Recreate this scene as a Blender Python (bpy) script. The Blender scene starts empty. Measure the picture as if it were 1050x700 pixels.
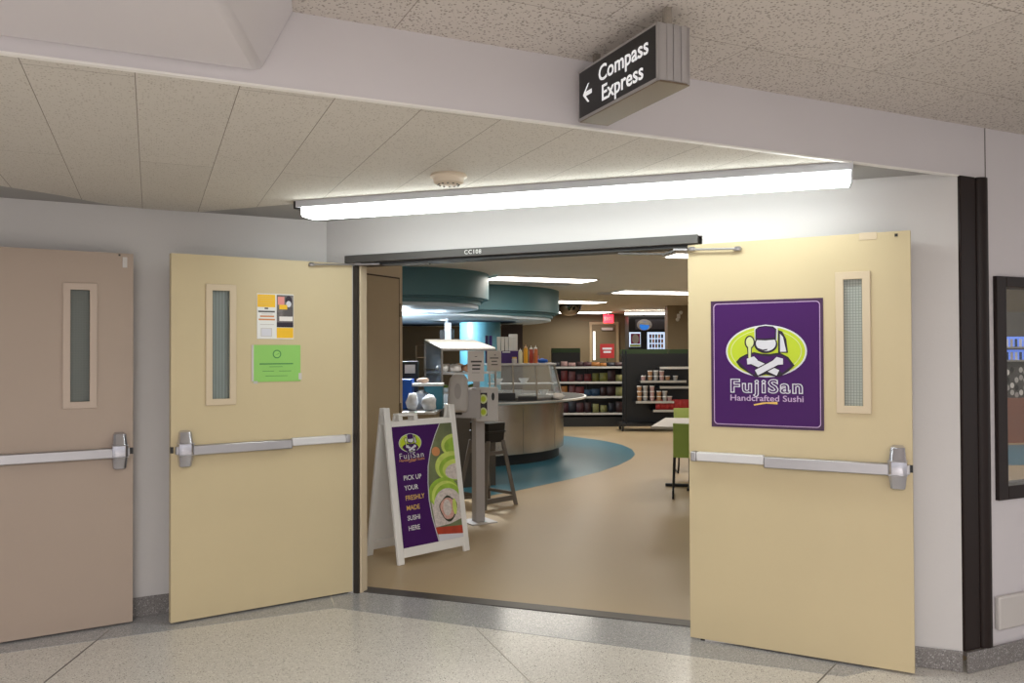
import bpy, bmesh, math, random
from mathutils import Vector, Matrix
random.seed(7)
S = bpy.context.scene
COL = S.collection
# ------------------------------------------------------------------ camera
F = 850.0; CH = 1.547
PITCH = math.radians(0.76); ROLL = 0.0040
fw = Vector((0, math.cos(PITCH), math.sin(PITCH)))
rt = Vector((math.cos(ROLL), 0, -math.sin(ROLL)))
up = rt.cross(fw).normalized()
rt = fw.cross(up).normalized()
C0 = Vector((0, 0, CH))
cam = bpy.data.cameras.new('camera'); co = bpy.data.objects.new('camera', cam); COL.objects.link(co)
cam.sensor_width = 36; cam.lens = 36 * F / 1050; cam.clip_end = 200
M3 = Matrix((rt, up, -fw)).transposed()
co.matrix_world = Matrix.Translation(C0) @ M3.to_4x4()
S.camera = co
def ray(x, y): return fw + rt * ((x - 525) / F) - up * ((y - 350) / F)
def G(x, y, z=0.0):                       # where a sight line meets the level z
    d = ray(x, y); t = (z - CH) / d.z
    return Vector((d.x * t, d.y * t))
def V(x, y, Y):                           # point of a sight line at distance Y
    d = ray(x, y); t = Y / d.y
    return Vector((d.x * t, Y, CH + d.z * t))
def W(x, y, p, q):                        # sight line meets the upright plane through p, q -> (along, height)
    d = ray(x, y); e = (q - p).normalized()
    det = d.x * (-e.y) + d.y * e.x
    t = (p.x * (-e.y) + p.y * e.x) / det
    pt = Vector((d.x * t, d.y * t))
    return (pt - p).dot(e), CH + d.z * t
def isect(p, d, q, e):
    det = d.x * (-e.y) + d.y * e.x
    t = ((q.x - p.x) * (-e.y) + (q.y - p.y) * e.x) / det
    return p + d * t
def rayhit(x, p, q):
    e = (q - p).normalized(); d = ray(x, 350)
    return isect(Vector((0, 0)), Vector((d.x, d.y)), p, e)

# ------------------------------------------------------------------ materials
def mat(name, col, rough=.6, metal=0, emit=None, es=0, spec=.5, bump=0, bscale=50, var=0, vscale=3, trans=0, alpha=1):
    m = bpy.data.materials.new(name); m.use_nodes = True
    nt = m.node_tree; b = nt.nodes['Principled BSDF']
    b.inputs['Base Color'].default_value = (*col, 1)
    b.inputs['Roughness'].default_value = rough
    b.inputs['Metallic'].default_value = metal
    b.inputs['Specular IOR Level'].default_value = spec
    b.inputs['Transmission Weight'].default_value = trans
    b.inputs['Alpha'].default_value = alpha
    if emit: b.inputs['Emission Color'].default_value = (*emit, 1); b.inputs['Emission Strength'].default_value = es
    tc = nt.nodes.new('ShaderNodeTexCoord')
    n = nt.nodes.new('ShaderNodeTexNoise'); n.inputs['Scale'].default_value = vscale; n.inputs['Detail'].default_value = 4
    nt.links.new(tc.outputs['Object'], n.inputs['Vector'])
    v = var if var else .04
    mx = nt.nodes.new('ShaderNodeMixRGB'); mx.blend_type = 'MIX'
    mx.inputs[1].default_value = (*[c * (1 - v) for c in col], 1); mx.inputs[2].default_value = (*[min(1, c * (1 + v)) for c in col], 1)
    nt.links.new(n.outputs['Fac'], mx.inputs[0]); nt.links.new(mx.outputs[0], b.inputs['Base Color'])
    if bump:
        n2 = nt.nodes.new('ShaderNodeTexNoise'); n2.inputs['Scale'].default_value = bscale; n2.inputs['Detail'].default_value = 3
        nt.links.new(tc.outputs['Object'], n2.inputs['Vector'])
        bp = nt.nodes.new('ShaderNodeBump'); bp.inputs['Strength'].default_value = bump; bp.inputs['Distance'].default_value = .01
        nt.links.new(n2.outputs['Fac'], bp.inputs['Height']); nt.links.new(bp.outputs[0], b.inputs['Normal'])
    return m
def mathn(nt, op, a, b=None, c=None):
    n = nt.nodes.new('ShaderNodeMath'); n.operation = op
    for i, v in enumerate((a, b, c)):
        if v is None: continue
        if isinstance(v, (int, float)): n.inputs[i].default_value = v
        else: nt.links.new(v, n.inputs[i])
    return n.outputs[0]
def mix(nt, fac, a, b):
    n = nt.nodes.new('ShaderNodeMixRGB')
    if isinstance(fac, (int, float)): n.inputs[0].default_value = fac
    else: nt.links.new(fac, n.inputs[0])
    for i, v in ((1, a), (2, b)):
        if isinstance(v, tuple): n.inputs[i].default_value = (*v, 1)
        else: nt.links.new(v, n.inputs[i])
    return n.outputs[0]
def terrazzo(name, base, dark, light, rough=.25, scale=110):
    m = mat(name, base, rough); nt = m.node_tree; b = nt.nodes['Principled BSDF']
    tc = nt.nodes.new('ShaderNodeTexCoord')
    cur = base
    ns = nt.nodes.new('ShaderNodeTexNoise'); ns.inputs['Scale'].default_value = 1.3; nt.links.new(tc.outputs['Object'], ns.inputs['Vector'])
    cur = mix(nt, ns.outputs['Fac'], tuple(c * .93 for c in base), tuple(c * 1.06 for c in base))
    for sc, colr, lo, th in ((scale, dark, 0, .09), (scale * 1.7, dark, 0, .10), (scale * .8, light, .8, 1.1), (scale * 1.5, light, .82, 1.1), (scale * 2.6, tuple(c * .6 for c in base), 0, .2)):
        v = nt.nodes.new('ShaderNodeTexVoronoi'); v.inputs['Scale'].default_value = sc
        nt.links.new(tc.outputs['Object'], v.inputs['Vector'])
        s = nt.nodes.new('ShaderNodeSeparateColor'); nt.links.new(v.outputs['Color'], s.inputs[0])
        a = mathn(nt, 'GREATER_THAN', s.outputs[0], lo); bb = mathn(nt, 'LESS_THAN', s.outputs[0], th)
        d = mathn(nt, 'LESS_THAN', v.outputs['Distance'], .48)
        f = mathn(nt, 'MULTIPLY', mathn(nt, 'MULTIPLY', a, bb), mathn(nt, 'MULTIPLY', d, .75))
        cur = mix(nt, f, cur, colr)
    nt.links.new(cur, b.inputs['Base Color'])
    return m
def tilemat(name, base, pit, bw, rh, pscale=75, pth=.27, pstr=.8, joint=(.12, .11, .1), off=(0, 0), rough=.9, mortar=.0022):
    m = mat(name, base, rough, spec=.15); nt = m.node_tree; b = nt.nodes['Principled BSDF']
    tc = nt.nodes.new('ShaderNodeTexCoord')
    mp = nt.nodes.new('ShaderNodeMapping'); mp.inputs['Location'].default_value = (off[0], off[1], 0)
    nt.links.new(tc.outputs['Object'], mp.inputs['Vector'])
    br = nt.nodes.new('ShaderNodeTexBrick'); nt.links.new(mp.outputs[0], br.inputs['Vector'])
    br.inputs['Scale'].default_value = 1; br.inputs['Brick Width'].default_value = bw; br.inputs['Row Height'].default_value = rh
    br.inputs['Mortar Size'].default_value = mortar; br.inputs['Mortar Smooth'].default_value = .2
    br.inputs['Color1'].default_value = (*[c * .95 for c in base], 1); br.inputs['Color2'].default_value = (*[min(1, c * 1.04) for c in base], 1)
    br.inputs['Mortar'].default_value = (*joint, 1)
    v = nt.nodes.new('ShaderNodeTexVoronoi'); v.inputs['Scale'].default_value = pscale; nt.links.new(tc.outputs['Object'], v.inputs['Vector'])
    s = nt.nodes.new('ShaderNodeSeparateColor'); nt.links.new(v.outputs['Color'], s.inputs[0])
    th = mathn(nt, 'MULTIPLY', s.outputs[1], pth * 1.3)
    f = mathn(nt, 'MULTIPLY', mathn(nt, 'LESS_THAN', v.outputs['Distance'], th), pstr)
    n = nt.nodes.new('ShaderNodeTexNoise'); n.inputs['Scale'].default_value = 2.2; n.inputs['Detail'].default_value = 5
    nt.links.new(tc.outputs['Object'], n.inputs['Vector'])
    dirt = mix(nt, mathn(nt, 'MULTIPLY', n.outputs['Fac'], .25), br.outputs['Color'], tuple(c * .72 for c in base))
    nt.links.new(mix(nt, f, dirt, pit), b.inputs['Base Color'])
    bp = nt.nodes.new('ShaderNodeBump'); bp.inputs['Strength'].default_value = .5; bp.inputs['Distance'].default_value = .004
    inv = mathn(nt, 'SUBTRACT', 1, mathn(nt, 'MAXIMUM', f, br.outputs['Fac']))
    nt.links.new(inv, bp.inputs['Height']); nt.links.new(bp.outputs[0], b.inputs['Normal'])
    return m
def panemat(name, glassc, wire, stepx, stepz, wid, wfac, rough=.25, alpha=.55):
    m = mat(name, glassc, rough, alpha=alpha); nt = m.node_tree; b = nt.nodes['Principled BSDF']
    tc = nt.nodes.new('ShaderNodeTexCoord'); s = nt.nodes.new('ShaderNodeSeparateXYZ'); nt.links.new(tc.outputs['Object'], s.inputs[0])
    f = None
    for out, st in ((0, stepx), (2, stepz)):
        if not st: continue
        a = mathn(nt, 'LESS_THAN', mathn(nt, 'FRACT', mathn(nt, 'DIVIDE', mathn(nt, 'ADD', s.outputs[out], 10), st)), wid)
        f = a if f is None else mathn(nt, 'MAXIMUM', f, a)
    f = mathn(nt, 'MULTIPLY', f, wfac)
    nt.links.new(mix(nt, f, glassc, wire), b.inputs['Base Color'])
    nt.links.new(mathn(nt, 'MAXIMUM', mathn(nt, 'MULTIPLY', f, 1.0), alpha), b.inputs['Alpha'])
    return m

m_wall = mat('wall_paint', (.60, .58, .575), .55, bump=.05, bscale=90, var=.02)
m_wall2 = mat('beam_paint', (.62, .59, .61), .6, var=.02)
m_door = mat('cream_door_paint', (.585, .485, .30), .42, var=.05, vscale=2.5, spec=.4)
m_door1 = mat('greige_door_paint', (.40, .315, .255), .5, var=.03)
m_frame = mat('cream_frame', (.62, .51, .36), .45)
m_frame1 = mat('greige_frame', (.50, .40, .33), .5)
m_dark = mat('dark_bronze', (.040, .034, .031), .4, .3)
m_header = mat('header_bronze', (.085, .08, .075), .45, .2)
m_trim = mat('dark_brown_column', (.018, .011, .010), .38, spec=.22)
m_black = mat('black_plastic', (.012, .012, .013), .4)
m_blackm = mat('black_metal', (.015, .015, .016), .45, .4)
m_chrome = mat('satin_chrome', (.46, .45, .47), .34, .9, var=.06, vscale=8)
m_chrome2 = mat('polished_chrome', (.58, .58, .64), .18, .85, var=.06, vscale=8)
m_pad = mat('touch_pad_grey', (.66, .65, .66), .4, .2)
m_floor = terrazzo('light_terrazzo', (.62, .59, .545), (.14, .12, .105), (.78, .76, .70), .22, 130)
m_band = terrazzo('grey_terrazzo', (.36, .36, .37), (.13, .13, .13), (.55, .55, .54), .2, 150)
m_base = terrazzo('dark_terrazzo', (.20, .185, .18), (.07, .07, .07), (.42, .41, .40), .35, 150)
m_beige = mat('beige_vinyl', (.46, .345, .205), .4, var=.05, vscale=1.2, spec=.45)
m_blue = mat('blue_vinyl', (.045, .19, .27), .3, var=.06)
m_thr = mat('threshold_metal', (.10, .092, .088), .4, .5)
m_joint = mat('joint_strip', (.14, .13, .12), .5)
m_tileU = tilemat('pinhole_tile', (.61, .56, .52), (.20, .17, .15), 1.22, .61, 100, .40, .7, joint=(.30, .26, .23), mortar=.002)
m_tileL = tilemat('fissured_tile', (.63, .595, .54), (.36, .32, .27), 2.44, .305, 110, .32, .75, joint=(.22, .19, .16), mortar=.0016)
m_greyc = mat('grey_soffit', (.34, .33, .32), .7)
m_inceil = mat('cafeteria_ceiling', (.85, .79, .70), .85, var=.04)
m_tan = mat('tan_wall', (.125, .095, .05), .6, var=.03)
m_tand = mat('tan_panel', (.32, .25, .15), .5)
m_white = mat('white_plastic', (.78, .78, .76), .45)
m_offw = mat('off_white_plastic', (.82, .80, .77), .5)
m_grey = mat('grey_plastic', (.44, .41, .40), .5)
m_greyl = mat('light_grey_plastic', (.56, .53, .51), .5)
m_paper = mat('paper_white', (.80, .76, .73), .7)
m_ink = mat('ink_grey', (.10, .09, .09), .7)
m_purple = mat('purple_print', (.055, .008, .105), .5, spec=.25)
m_purple2 = mat('purple_border', (.05, .015, .06), .4)
m_lilac = mat('lilac_line', (.52, .36, .58), .5)
m_lime = mat('lime_print', (.50, .62, .02), .45)
m_limel = mat('pale_lime', (.66, .72, .35), .5)
m_pale = mat('pale_print', (.66, .66, .72), .5)
m_inkp = mat('dark_purple_ink', (.012, .004, .018), .5)
m_orange = mat('orange_print', (.62, .26, .10), .5)
m_gold = mat('gold_print', (.78, .50, .12), .5)
m_yellow = mat('yellow_print', (.86, .50, .01), .5)
m_green = mat('green_paper', (.27, .57, .13), .6)
m_greend = mat('green_ink', (.05, .22, .06), .6)
m_photo = mat('photo_print', (.14, .12, .12), .5, var=.9, vscale=40)
m_pink = mat('pink_print', (.75, .28, .25), .5)
m_glassc = mat('clear_glass', (.75, .80, .80), .05, alpha=.16)
m_glassb = mat('bluish_glass', (.35, .45, .55), .1, alpha=.5)
m_wired = panemat('wired_glass', (.46, .50, .46), (.10, .11, .10), .0135, .0135, .16, .6, .3, .82)
m_ribbed = panemat('ribbed_glass', (.20, .235, .225), (.36, .42, .40), .018, 0, .3, .5, .3, .85)
m_smoke = panemat('dark_wired_glass', (.15, .165, .15), (.20, .22, .2), .0135, .0135, .12, .4, .15, .85)
m_steel = mat('brushed_steel', (.50, .47, .43), .27, .9, var=.3, vscale=3)
m_steell = mat('light_steel', (.62, .61, .60), .3, .7)
m_drum = mat('teal_drum', (.075, .18, .21), .5)
m_under = mat('white_underside', (.62, .70, .78), .5)
m_core = mat('pale_blue_core', (.12, .32, .40), .4)
m_woodd = mat('dark_brown_panel', (.05, .025, .018), .5)
m_redp = mat('red_print', (.40, .02, .02), .5)
m_lens = mat('fluorescent_lens', (.9, .95, .9), .4, emit=(.93, 1, .97), es=7)
m_tube = mat('troffer_lens', (.9, .9, .85), .4, emit=(1, .95, .86), es=3.2)
m_housing = mat('fixture_housing', (.55, .56, .60), .4, .2)
m_signtxt = mat('lit_lettering', (.9, .9, .92), .5, emit=(.95, .97, 1), es=.22)
m_exit = mat('exit_red', (.8, .02, .03), .5, emit=(1, .02, .05), es=1.6)
m_cool = mat('lit_cooler_interior', (.7, .8, .9), .5, emit=(.6, .75, 1), es=.5)
m_alum = mat('sign_aluminium', (.42, .40, .40), .4, .5)
m_bronz = mat('sign_bottom_bronze', (.20, .15, .10), .35, .4)
m_detect = mat('cream_plastic', (.70, .60, .48), .5)
m_seatg = mat('green_seat', (.34, .50, .10), .45)
m_seatp = mat('pale_green_seat', (.42, .50, .14), .5)
m_tablet = mat('grey_laminate', (.44, .40, .37), .35)
m_legw = mat('grey_wood', (.16, .14, .12), .5)

# ------------------------------------------------------------------ mesh helpers
class MB:
    def __init__(s): s.bm = bmesh.new(); s.mats = []; s.cur = 0
    def m(s, material):
        if material not in s.mats: s.mats.append(material)
        s.cur = s.mats.index(material); return s
    def _f(s, vs):
        try: f = s.bm.faces.new(vs); f.material_index = s.cur; return f
        except ValueError: return None
    def hexa(s, p):
        v = [s.bm.verts.new(q) for q in p]
        for i in ((3, 2, 1, 0), (4, 5, 6, 7), (0, 1, 5, 4), (1, 2, 6, 5), (2, 3, 7, 6), (3, 0, 4, 7)): s._f([v[k] for k in i])
        return s
    def box(s, x0, x1, y0, y1, z0, z1):
        return s.hexa([(x0, y0, z0), (x1, y0, z0), (x1, y1, z0), (x0, y1, z0), (x0, y0, z1), (x1, y0, z1), (x1, y1, z1), (x0, y1, z1)])
    def prism(s, poly, z0, z1, poly2=None):
        a = sum(poly[i][0] * poly[(i + 1) % len(poly)][1] - poly[(i + 1) % len(poly)][0] * poly[i][1] for i in range(len(poly)))
        if a < 0: poly = poly[::-1]; poly2 = poly2[::-1] if poly2 else None
        lo = [s.bm.verts.new((p[0], p[1], z0)) for p in poly]
        hi = [s.bm.verts.new((p[0], p[1], z1)) for p in (poly2 or poly)]
        s._f(lo[::-1]); s._f(hi); n = len(poly)
        for i in range(n): s._f([lo[i], lo[(i + 1) % n], hi[(i + 1) % n], hi[i]])
        return s
    def flat(s, poly, y, t=.0004):      # a thin printed shape in the x-z plane facing -y
        a = sum(poly[i][0] * poly[(i + 1) % len(poly)][1] - poly[(i + 1) % len(poly)][0] * poly[i][1] for i in range(len(poly)))
        if a < 0: poly = poly[::-1]
        s._f([s.bm.verts.new((p[0], y, p[1])) for p in poly]); return s
    def tube(s, pts, r, seg=10, r2=None):
        pts = [Vector(p) for p in pts]; rings = []
        for i, p in enumerate(pts):
            d = (pts[min(i + 1, len(pts) - 1)] - pts[max(i - 1, 0)]).normalized()
            a = d.orthogonal().normalized() if abs(d.z) > .99 else d.cross(Vector((0, 0, 1))).normalized()
            b = d.cross(a).normalized()
            rr = r if r2 is None else r + (r2 - r) * i / (len(pts) - 1)
            rings.append([s.bm.verts.new(p + (a * math.cos(t) + b * math.sin(t)) * rr) for t in [2 * math.pi * k / seg for k in range(seg)]])
        for A, B in zip(rings, rings[1:]):
            for k in range(seg): s._f([A[k], A[(k + 1) % seg], B[(k + 1) % seg], B[k]])
        s._f(rings[0][::-1]); s._f(rings[-1]); return s
    def bar(s, a, b, w, h):             # rectangular bar between two points
        a = Vector(a); b = Vector(b); d = (b - a).normalized()
        sd = d.cross(Vector((0, 0, 1)));
        if sd.length < .05: sd = Vector((1, 0, 0))
        sd.normalize(); u = sd.cross(d).normalized(); p = []
        for q in (a, b):
            p += [q - sd * w / 2 - u * h / 2, q + sd * w / 2 - u * h / 2, q + sd * w / 2 + u * h / 2, q - sd * w / 2 + u * h / 2]
        return s.hexa(p)
    def lathe(s, prof, c=(0, 0), seg=32, cap=True):
        rings = []
        for r, z in prof:
            if r < 1e-5: rings.append([s.bm.verts.new((c[0], c[1], z))])
            else: rings.append([s.bm.verts.new((c[0] + r * math.cos(2 * math.pi * k / seg), c[1] + r * math.sin(2 * math.pi * k / seg), z)) for k in range(seg)])
        for A, B in zip(rings, rings[1:]):
            for k in range(seg):
                k2 = (k + 1) % seg
                if len(A) == 1 and len(B) == 1: continue
                if len(A) == 1: s._f([A[0], B[k2], B[k]])
                elif len(B) == 1: s._f([A[k], A[k2], B[0]])
                else: s._f([A[k], A[k2], B[k2], B[k]])
        if cap and len(rings[0]) > 1: s._f(rings[0][::-1])
        if cap and len(rings[-1]) > 1: s._f(rings[-1])
        return s
    def blob(s, c, rx, ry, rz, jit=.15, seg=10):
        base = len(s.bm.verts)
        r = bmesh.ops.create_icosphere(s.bm, subdivisions=2, radius=1)
        for v in r['verts']:
            k = 1 + random.uniform(-jit, jit)
            v.co = Vector((c[0] + v.co.x * rx * k, c[1] + v.co.y * ry * k, c[2] + v.co.z * rz * k))
        for f in {f for v in r['verts'] for f in v.link_faces}: f.material_index = s.cur
        return s
    def build(s, name, material=None, parent=None, bevel=0, smooth=False, seg=2):
        bmesh.ops.recalc_face_normals(s.bm, faces=s.bm.faces) if not getattr(s, 'keep', False) else None
        me = bpy.data.meshes.new(name); s.bm.to_mesh(me); s.bm.free()
        if material: s.mats = [material]
        for m_ in s.mats: me.materials.append(m_)
        o = bpy.data.objects.new(name, me); COL.objects.link(o)
        if parent: o.parent = parent
        if smooth:
            for p in me.polygons: p.use_smooth = True
            try:
                if smooth != 'all': me.set_sharp_from_angle(angle=math.radians(40))
            except Exception: pass
        if bevel:
            b = o.modifiers.new('bevel', 'BEVEL'); b.width = bevel; b.segments = seg; b.limit_method = 'ANGLE'
        return o
def FL():
    b = MB(); b.keep = True; return b
def tag(o, label=None, cat=None, group=None, kind=None):
    if label: o['label'] = label
    if cat: o['category'] = cat
    if group: o['group'] = group
    if kind: o['kind'] = kind
    return o
def empty(name, loc=(0, 0, 0), rz=0, label=None, cat=None, group=None, kind=None, rx=0):
    o = bpy.data.objects.new(name, None); COL.objects.link(o); o.empty_display_size = .1
    o.location = loc; o.rotation_euler = (rx, 0, rz); tag(o, label, cat, group, kind); return o
def struct(o, label, cat): return tag(o, label, cat, kind='structure')
def dup(root, loc, rz=None, label=None):
    r = root.copy(); COL.objects.link(r); r.location = loc
    if rz is not None: r.rotation_euler = (0, 0, rz)
    if label: r['label'] = label
    for ch in list(root.children):
        c = ch.copy(); COL.objects.link(c); c.parent = r
        for g in list(ch.children):
            d = g.copy(); COL.objects.link(d); d.parent = c
    return r
def text(name, s_, size, x, z, y, material, parent, align='CENTER', off=0, sx=1.0, rot=0, ext=.0003, space=1):
    cu = bpy.data.curves.new(name, 'FONT'); cu.body = s_; cu.size = size; cu.align_x = align; cu.align_y = 'CENTER'
    cu.offset = off; cu.extrude = ext; cu.space_character = space; cu.resolution_u = 3
    t = bpy.data.objects.new(name + '_tmp', cu); COL.objects.link(t)
    bpy.context.view_layer.update()
    me = bpy.data.meshes.new_from_object(t.evaluated_get(bpy.context.evaluated_depsgraph_get()))
    bpy.data.objects.remove(t)
    me.materials.clear(); me.materials.append(material)
    o = bpy.data.objects.new(name, me); COL.objects.link(o)
    o.location = (x, y, z); o.rotation_euler = (math.radians(90), rot, 0); o.scale = (sx, 1, 1)
    o.parent = parent; return o
def ell(cx, cz, rx, rz, n=40, a0=0, a1=360):
    return [(cx + rx * math.cos(math.radians(a0 + (a1 - a0) * k / (n if a1 - a0 == 360 else n - 1))), cz + rz * math.sin(math.radians(a0 + (a1 - a0) * k / (n if a1 - a0 == 360 else n - 1)))) for k in range(n)]
def rect(x0, x1, z0, z1): return [(x0, z0), (x1, z0), (x1, z1), (x0, z1)]
def rrect(x0, x1, z0, z1, r, n=6):
    p = []
    for cx, cz, a in ((x1 - r, z1 - r, 0), (x0 + r, z1 - r, 90), (x0 + r, z0 + r, 180), (x1 - r, z0 + r, 270)):
        p += [(cx + r * math.cos(math.radians(a + 90 * k / n)), cz + r * math.sin(math.radians(a + 90 * k / n))) for k in range(n + 1)]
    return p

# ------------------------------------------------------------------ plan
HL = G(362, 608); HR = G(708, 655); DL = G(175, 641); DR = G(938, 693)
D1b = G(136, 639); D1a = G(0, 661)
eO = (HR - HL).normalized(); nO = Vector((-eO.y, eO.x))      # nO points into the cafeteria
ZB, ZU = 2.40, 2.65
B0 = G(138, 70, ZB); B1 = G(980, 179, ZB); eB = (B1 - B0).normalized(); nB = Vector((-eB.y, eB.x))
CL = rayhit(335, HL, HR)                                     # corner of left wall and opening wall
w0 = G(0, 205, ZB); w1 = G(200, 217, ZB)
eL = (CL - w0).normalized(); nL = Vector((-eL.y, eL.x))
TR = isect(HL, eO, B0, eB)                                   # opening wall meets the beam line
TA = rayhit(984, B0, B1); wT = TA + nB * .002; TB = rayhit(1012, B0, B1)
def pl(*a): return [(p.x, p.y) for p in a]
IC = 2.75
rot = lambda e: math.atan2(e.y, e.x)

# left corridor wall
LW0 = CL - eL * 5.0
struct(MB().prism(pl(LW0, CL, CL + nL * .15, LW0 + nL * .15), 0, 2.75).build('wall_left', m_wall), 'pale painted corridor wall behind the two leaves open on the left', 'wall')
# opening wall: two piers and the part above the doorway
PR = HR + eO * .078
b = MB().prism(pl(CL, HL, HL + nO * .16, CL + nO * .16), 0, 2.75)
b.prism(pl(PR, wT, wT + nB * .14, PR + nO * .16), 0, 2.75)
b.prism(pl(HL, PR, PR + nO * .16, HL + nO * .16), 2.172, 2.75)
struct(b.build('wall_front', m_wall), 'pale painted wall around the wide double doorway', 'wall')
# right corridor wall with a window hole
RW1 = TB + eB * 3.0
u0, zt = W(1018, 283, TB, RW1); u1, zb = W(1019, 513, TB, RW1); zt2 = zt
uA, uB = u0, u0 + 1.5
def seg(b, p, e, n, a, c, t, z0, z1): return b.prism(pl(p + e * a, p + e * c, p + e * c + n * t, p + e * a + n * t), z0, z1)
b = MB(); seg(b, TB, eB, nB, 0, uA, .15, 0, IC); seg(b, TB, eB, nB, uB, 3, .15, 0, IC)
seg(b, TB, eB, nB, uA, uB, .15, 0, zb); seg(b, TB, eB, nB, uA, uB, .15, zt, IC)
struct(b.build('wall_right', m_wall2), 'white painted wall with the dark framed window at far right', 'wall')
wn = empty('window_1', (*(TB + eB * uA), 0), rot(eB), 'dark framed interior window in the wall at far right', 'window', kind='structure')
fwid = .075; ww = uB - uA
b = MB(); b.box(0, fwid, -.02, .1, zb, zt); b.box(ww - fwid, ww, -.02, .1, zb, zt); b.box(fwid, ww - fwid, -.02, .1, zb, zb + fwid * .9); b.box(fwid, ww - fwid, -.02, .1, zt - fwid * .7, zt)
b.build('window_frame', m_trim, wn, .004)
MB().box(fwid, ww - fwid, .03, .036, zb + .06, zt - .05).build('pane', mat('window_glass', (.30, .30, .28), .04, alpha=.14), wn)
# dark corner column
b = MB(); q0 = TA - nB * .012; q1 = TB - nB * .012
b.prism(pl(q0, q0 + (q1 - q0) * .55, q0 + (q1 - q0) * .55 + nB * .1, q0 + nB * .1), 0.10, 2.397)
mid = q0 + (q1 - q0) * .58; r_ = (q1 - mid).length / 2; cc = (mid + q1) / 2 + nB * .02
b.lathe([(r_, .10), (r_, 2.397)], (cc.x, cc.y), 20)
struct(b.build('trim_1', m_trim, bevel=.004, smooth=True), 'dark brown metal corner column beside the right door', 'column')
# beam fascia
Bs = B0 - eB * 4.5; Be = TB
b = MB(); b.prism(pl(Bs, Be, Be + nB * .016, Bs + nB * .016), ZB - .002, ZU + .02)
struct(b.build('wall_beam', m_wall2), 'white painted ceiling step running diagonally above the doors', 'beam')
b = MB(); b.prism(pl(Bs - nB * .004, Be - nB * .004, Be + nB * .018, Bs + nB * .018), ZB - .007, ZB)
struct(b.build('trim_2', m_offw), 'thin pale edge strip under the ceiling step', 'trim')
b = MB(); b.prism(pl(TB - nB * .003 - eB * .002, TB - nB * .003 + eB * .002, TB + eB * .002, TB - eB * .002), 0.1, ZU)
struct(b.build('trim_3', m_joint), 'thin dark joint line above the corner column', 'joint')

# ceilings
def local_ceiling(name, poly, ang, z0, z1, material, label):
    c, s = math.cos(-ang), math.sin(-ang)
    b = MB(); b.prism([(p[0] * c - p[1] * s, p[0] * s + p[1] * c) for p in poly], z0, z1)
    o = b.build(name, material); o.rotation_euler = (0, 0, ang); return struct(o, label, 'ceiling')
far = 6.0
pu = [Bs - nB * 8, Be + eB * 3 - nB * 8, Be + eB * 3, Bs]
angB = rot(eB)
jt = G(892, 73, ZU); c_, s_ = math.cos(-angB), math.sin(-angB)
jl = (jt.x * c_ - jt.y * s_, jt.x * s_ + jt.y * c_)
m_tileU.node_tree.nodes['Mapping'].inputs['Location'].default_value = (-jl[0], -jl[1], 0)
local_ceiling('ceiling', pl(*pu), angB, ZU, ZU + .05, m_tileU, 'raised pinhole tile ceiling near the hanging sign')
# grey soffit plane behind the lower tiles
b = MB(); b.prism(pl(Bs + nB * .012, Be + nB * .012, wT + nO * .05, CL, LW0), ZB + .014, ZB + .06)
struct(b.build('ceiling', m_greyc), 'smooth grey soffit strip along the tops of the corridor walls', 'ceiling')
ft = [G(x, y, ZB) for x, y in ((-60, 181), (0, 190.5), (60, 200), (110, 209.5), (150, 214), (203, 217.5), (218, 216), (296, 209.5), (400, 201), (600, 187), (800, 172), (868, 167))]
ft[0] = ft[1] + (ft[1] - ft[2]) * 8
ft2 = [Bs + nB * .014] + ft + [rayhit(868, B0, B1) + nB * .014]
jl0 = G(138, 70, ZB); jl1 = G(146, 212, ZB); angT = rot(jl1 - jl0)
c_, s_ = math.cos(-angT), math.sin(-angT); cr = G(325, 180, ZB)
oy = jl0.x * s_ + jl0.y * c_; ox = cr.x * c_ - cr.y * s_
m_tileL.node_tree.nodes['Mapping'].inputs['Location'].default_value = (-ox, -oy, 0)
local_ceiling('ceiling', pl(*ft2), angT, ZB, ZB + .012, m_tileL, 'lower ceiling of long off-white fissured tiles above the doors')
# smooth bulkhead at the upper left
qa = rayhit(268, B0, B1); qb = rayhit(303, B0, B1); dn = (G(302, 0, ZU) - G(303, 18, ZU)).normalized()
lo = [Bs, qa, qa + dn * 1.6 - Vector((.2, 0)), qa - Vector((3.0, 3.0)), Bs - nB * 5]
hi = [Bs, qb, qb + dn * 1.6, qb - Vector((3.0, 3.0)), Bs - nB * 5]
b = MB(); b.prism(pl(*lo), ZB + .038, ZU + .01, pl(*hi))
struct(b.build('ceiling', m_wall2, bevel=.02, smooth=True), 'smooth plaster bulkhead at the upper left', 'ceiling')

# floors
ba = G(0, 670); bb = G(330, 625); bc = G(350, 624); bd = G(720, 674)
k1 = isect(ba, (bb - ba).normalized(), bc, (bd - bc).normalized())
T0 = G(363, 606); T1 = G(708, 643); eT = (T1 - T0).normalized(); nT = Vector((-eT.y, eT.x))
farL = k1 - (bb - ba).normalized() * 5; farR = isect(bc, (bd - bc).normalized(), B0, eB)
Rend = TB + eB * 3.2
b = MB(); b.box(-9, 9, -6, 27, -.08, 0)
struct(b.build('floor', m_floor), 'light speckled terrazzo corridor floor', 'floor')
bdir = (bd - bc).normalized(); bR = bc + bdir * ((farR - bc).length - .28)
iL = LW0 + nL * .01; R2 = bR + eB * 3.4
b = MB(); b.keep = True
for quad_ in ((farL, k1, CL + nL * .02, LW0 + nL * .02), (k1, (k1 + bR) / 2, (T0 + T1) / 2 + nT * .03, T0 - eT * .2 + nT * .03), ((k1 + bR) / 2, bR, T1 + eT * .6 + nT * .03, (T0 + T1) / 2 + nT * .03), (bR, R2, Rend + nB * .05, T1 + eT * .6 + nT * .03)):
    b.prism(pl(*quad_), -.01, .0015)
struct(b.build('floor', m_band), 'darker grey terrazzo border band along the walls', 'floor')
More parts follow.
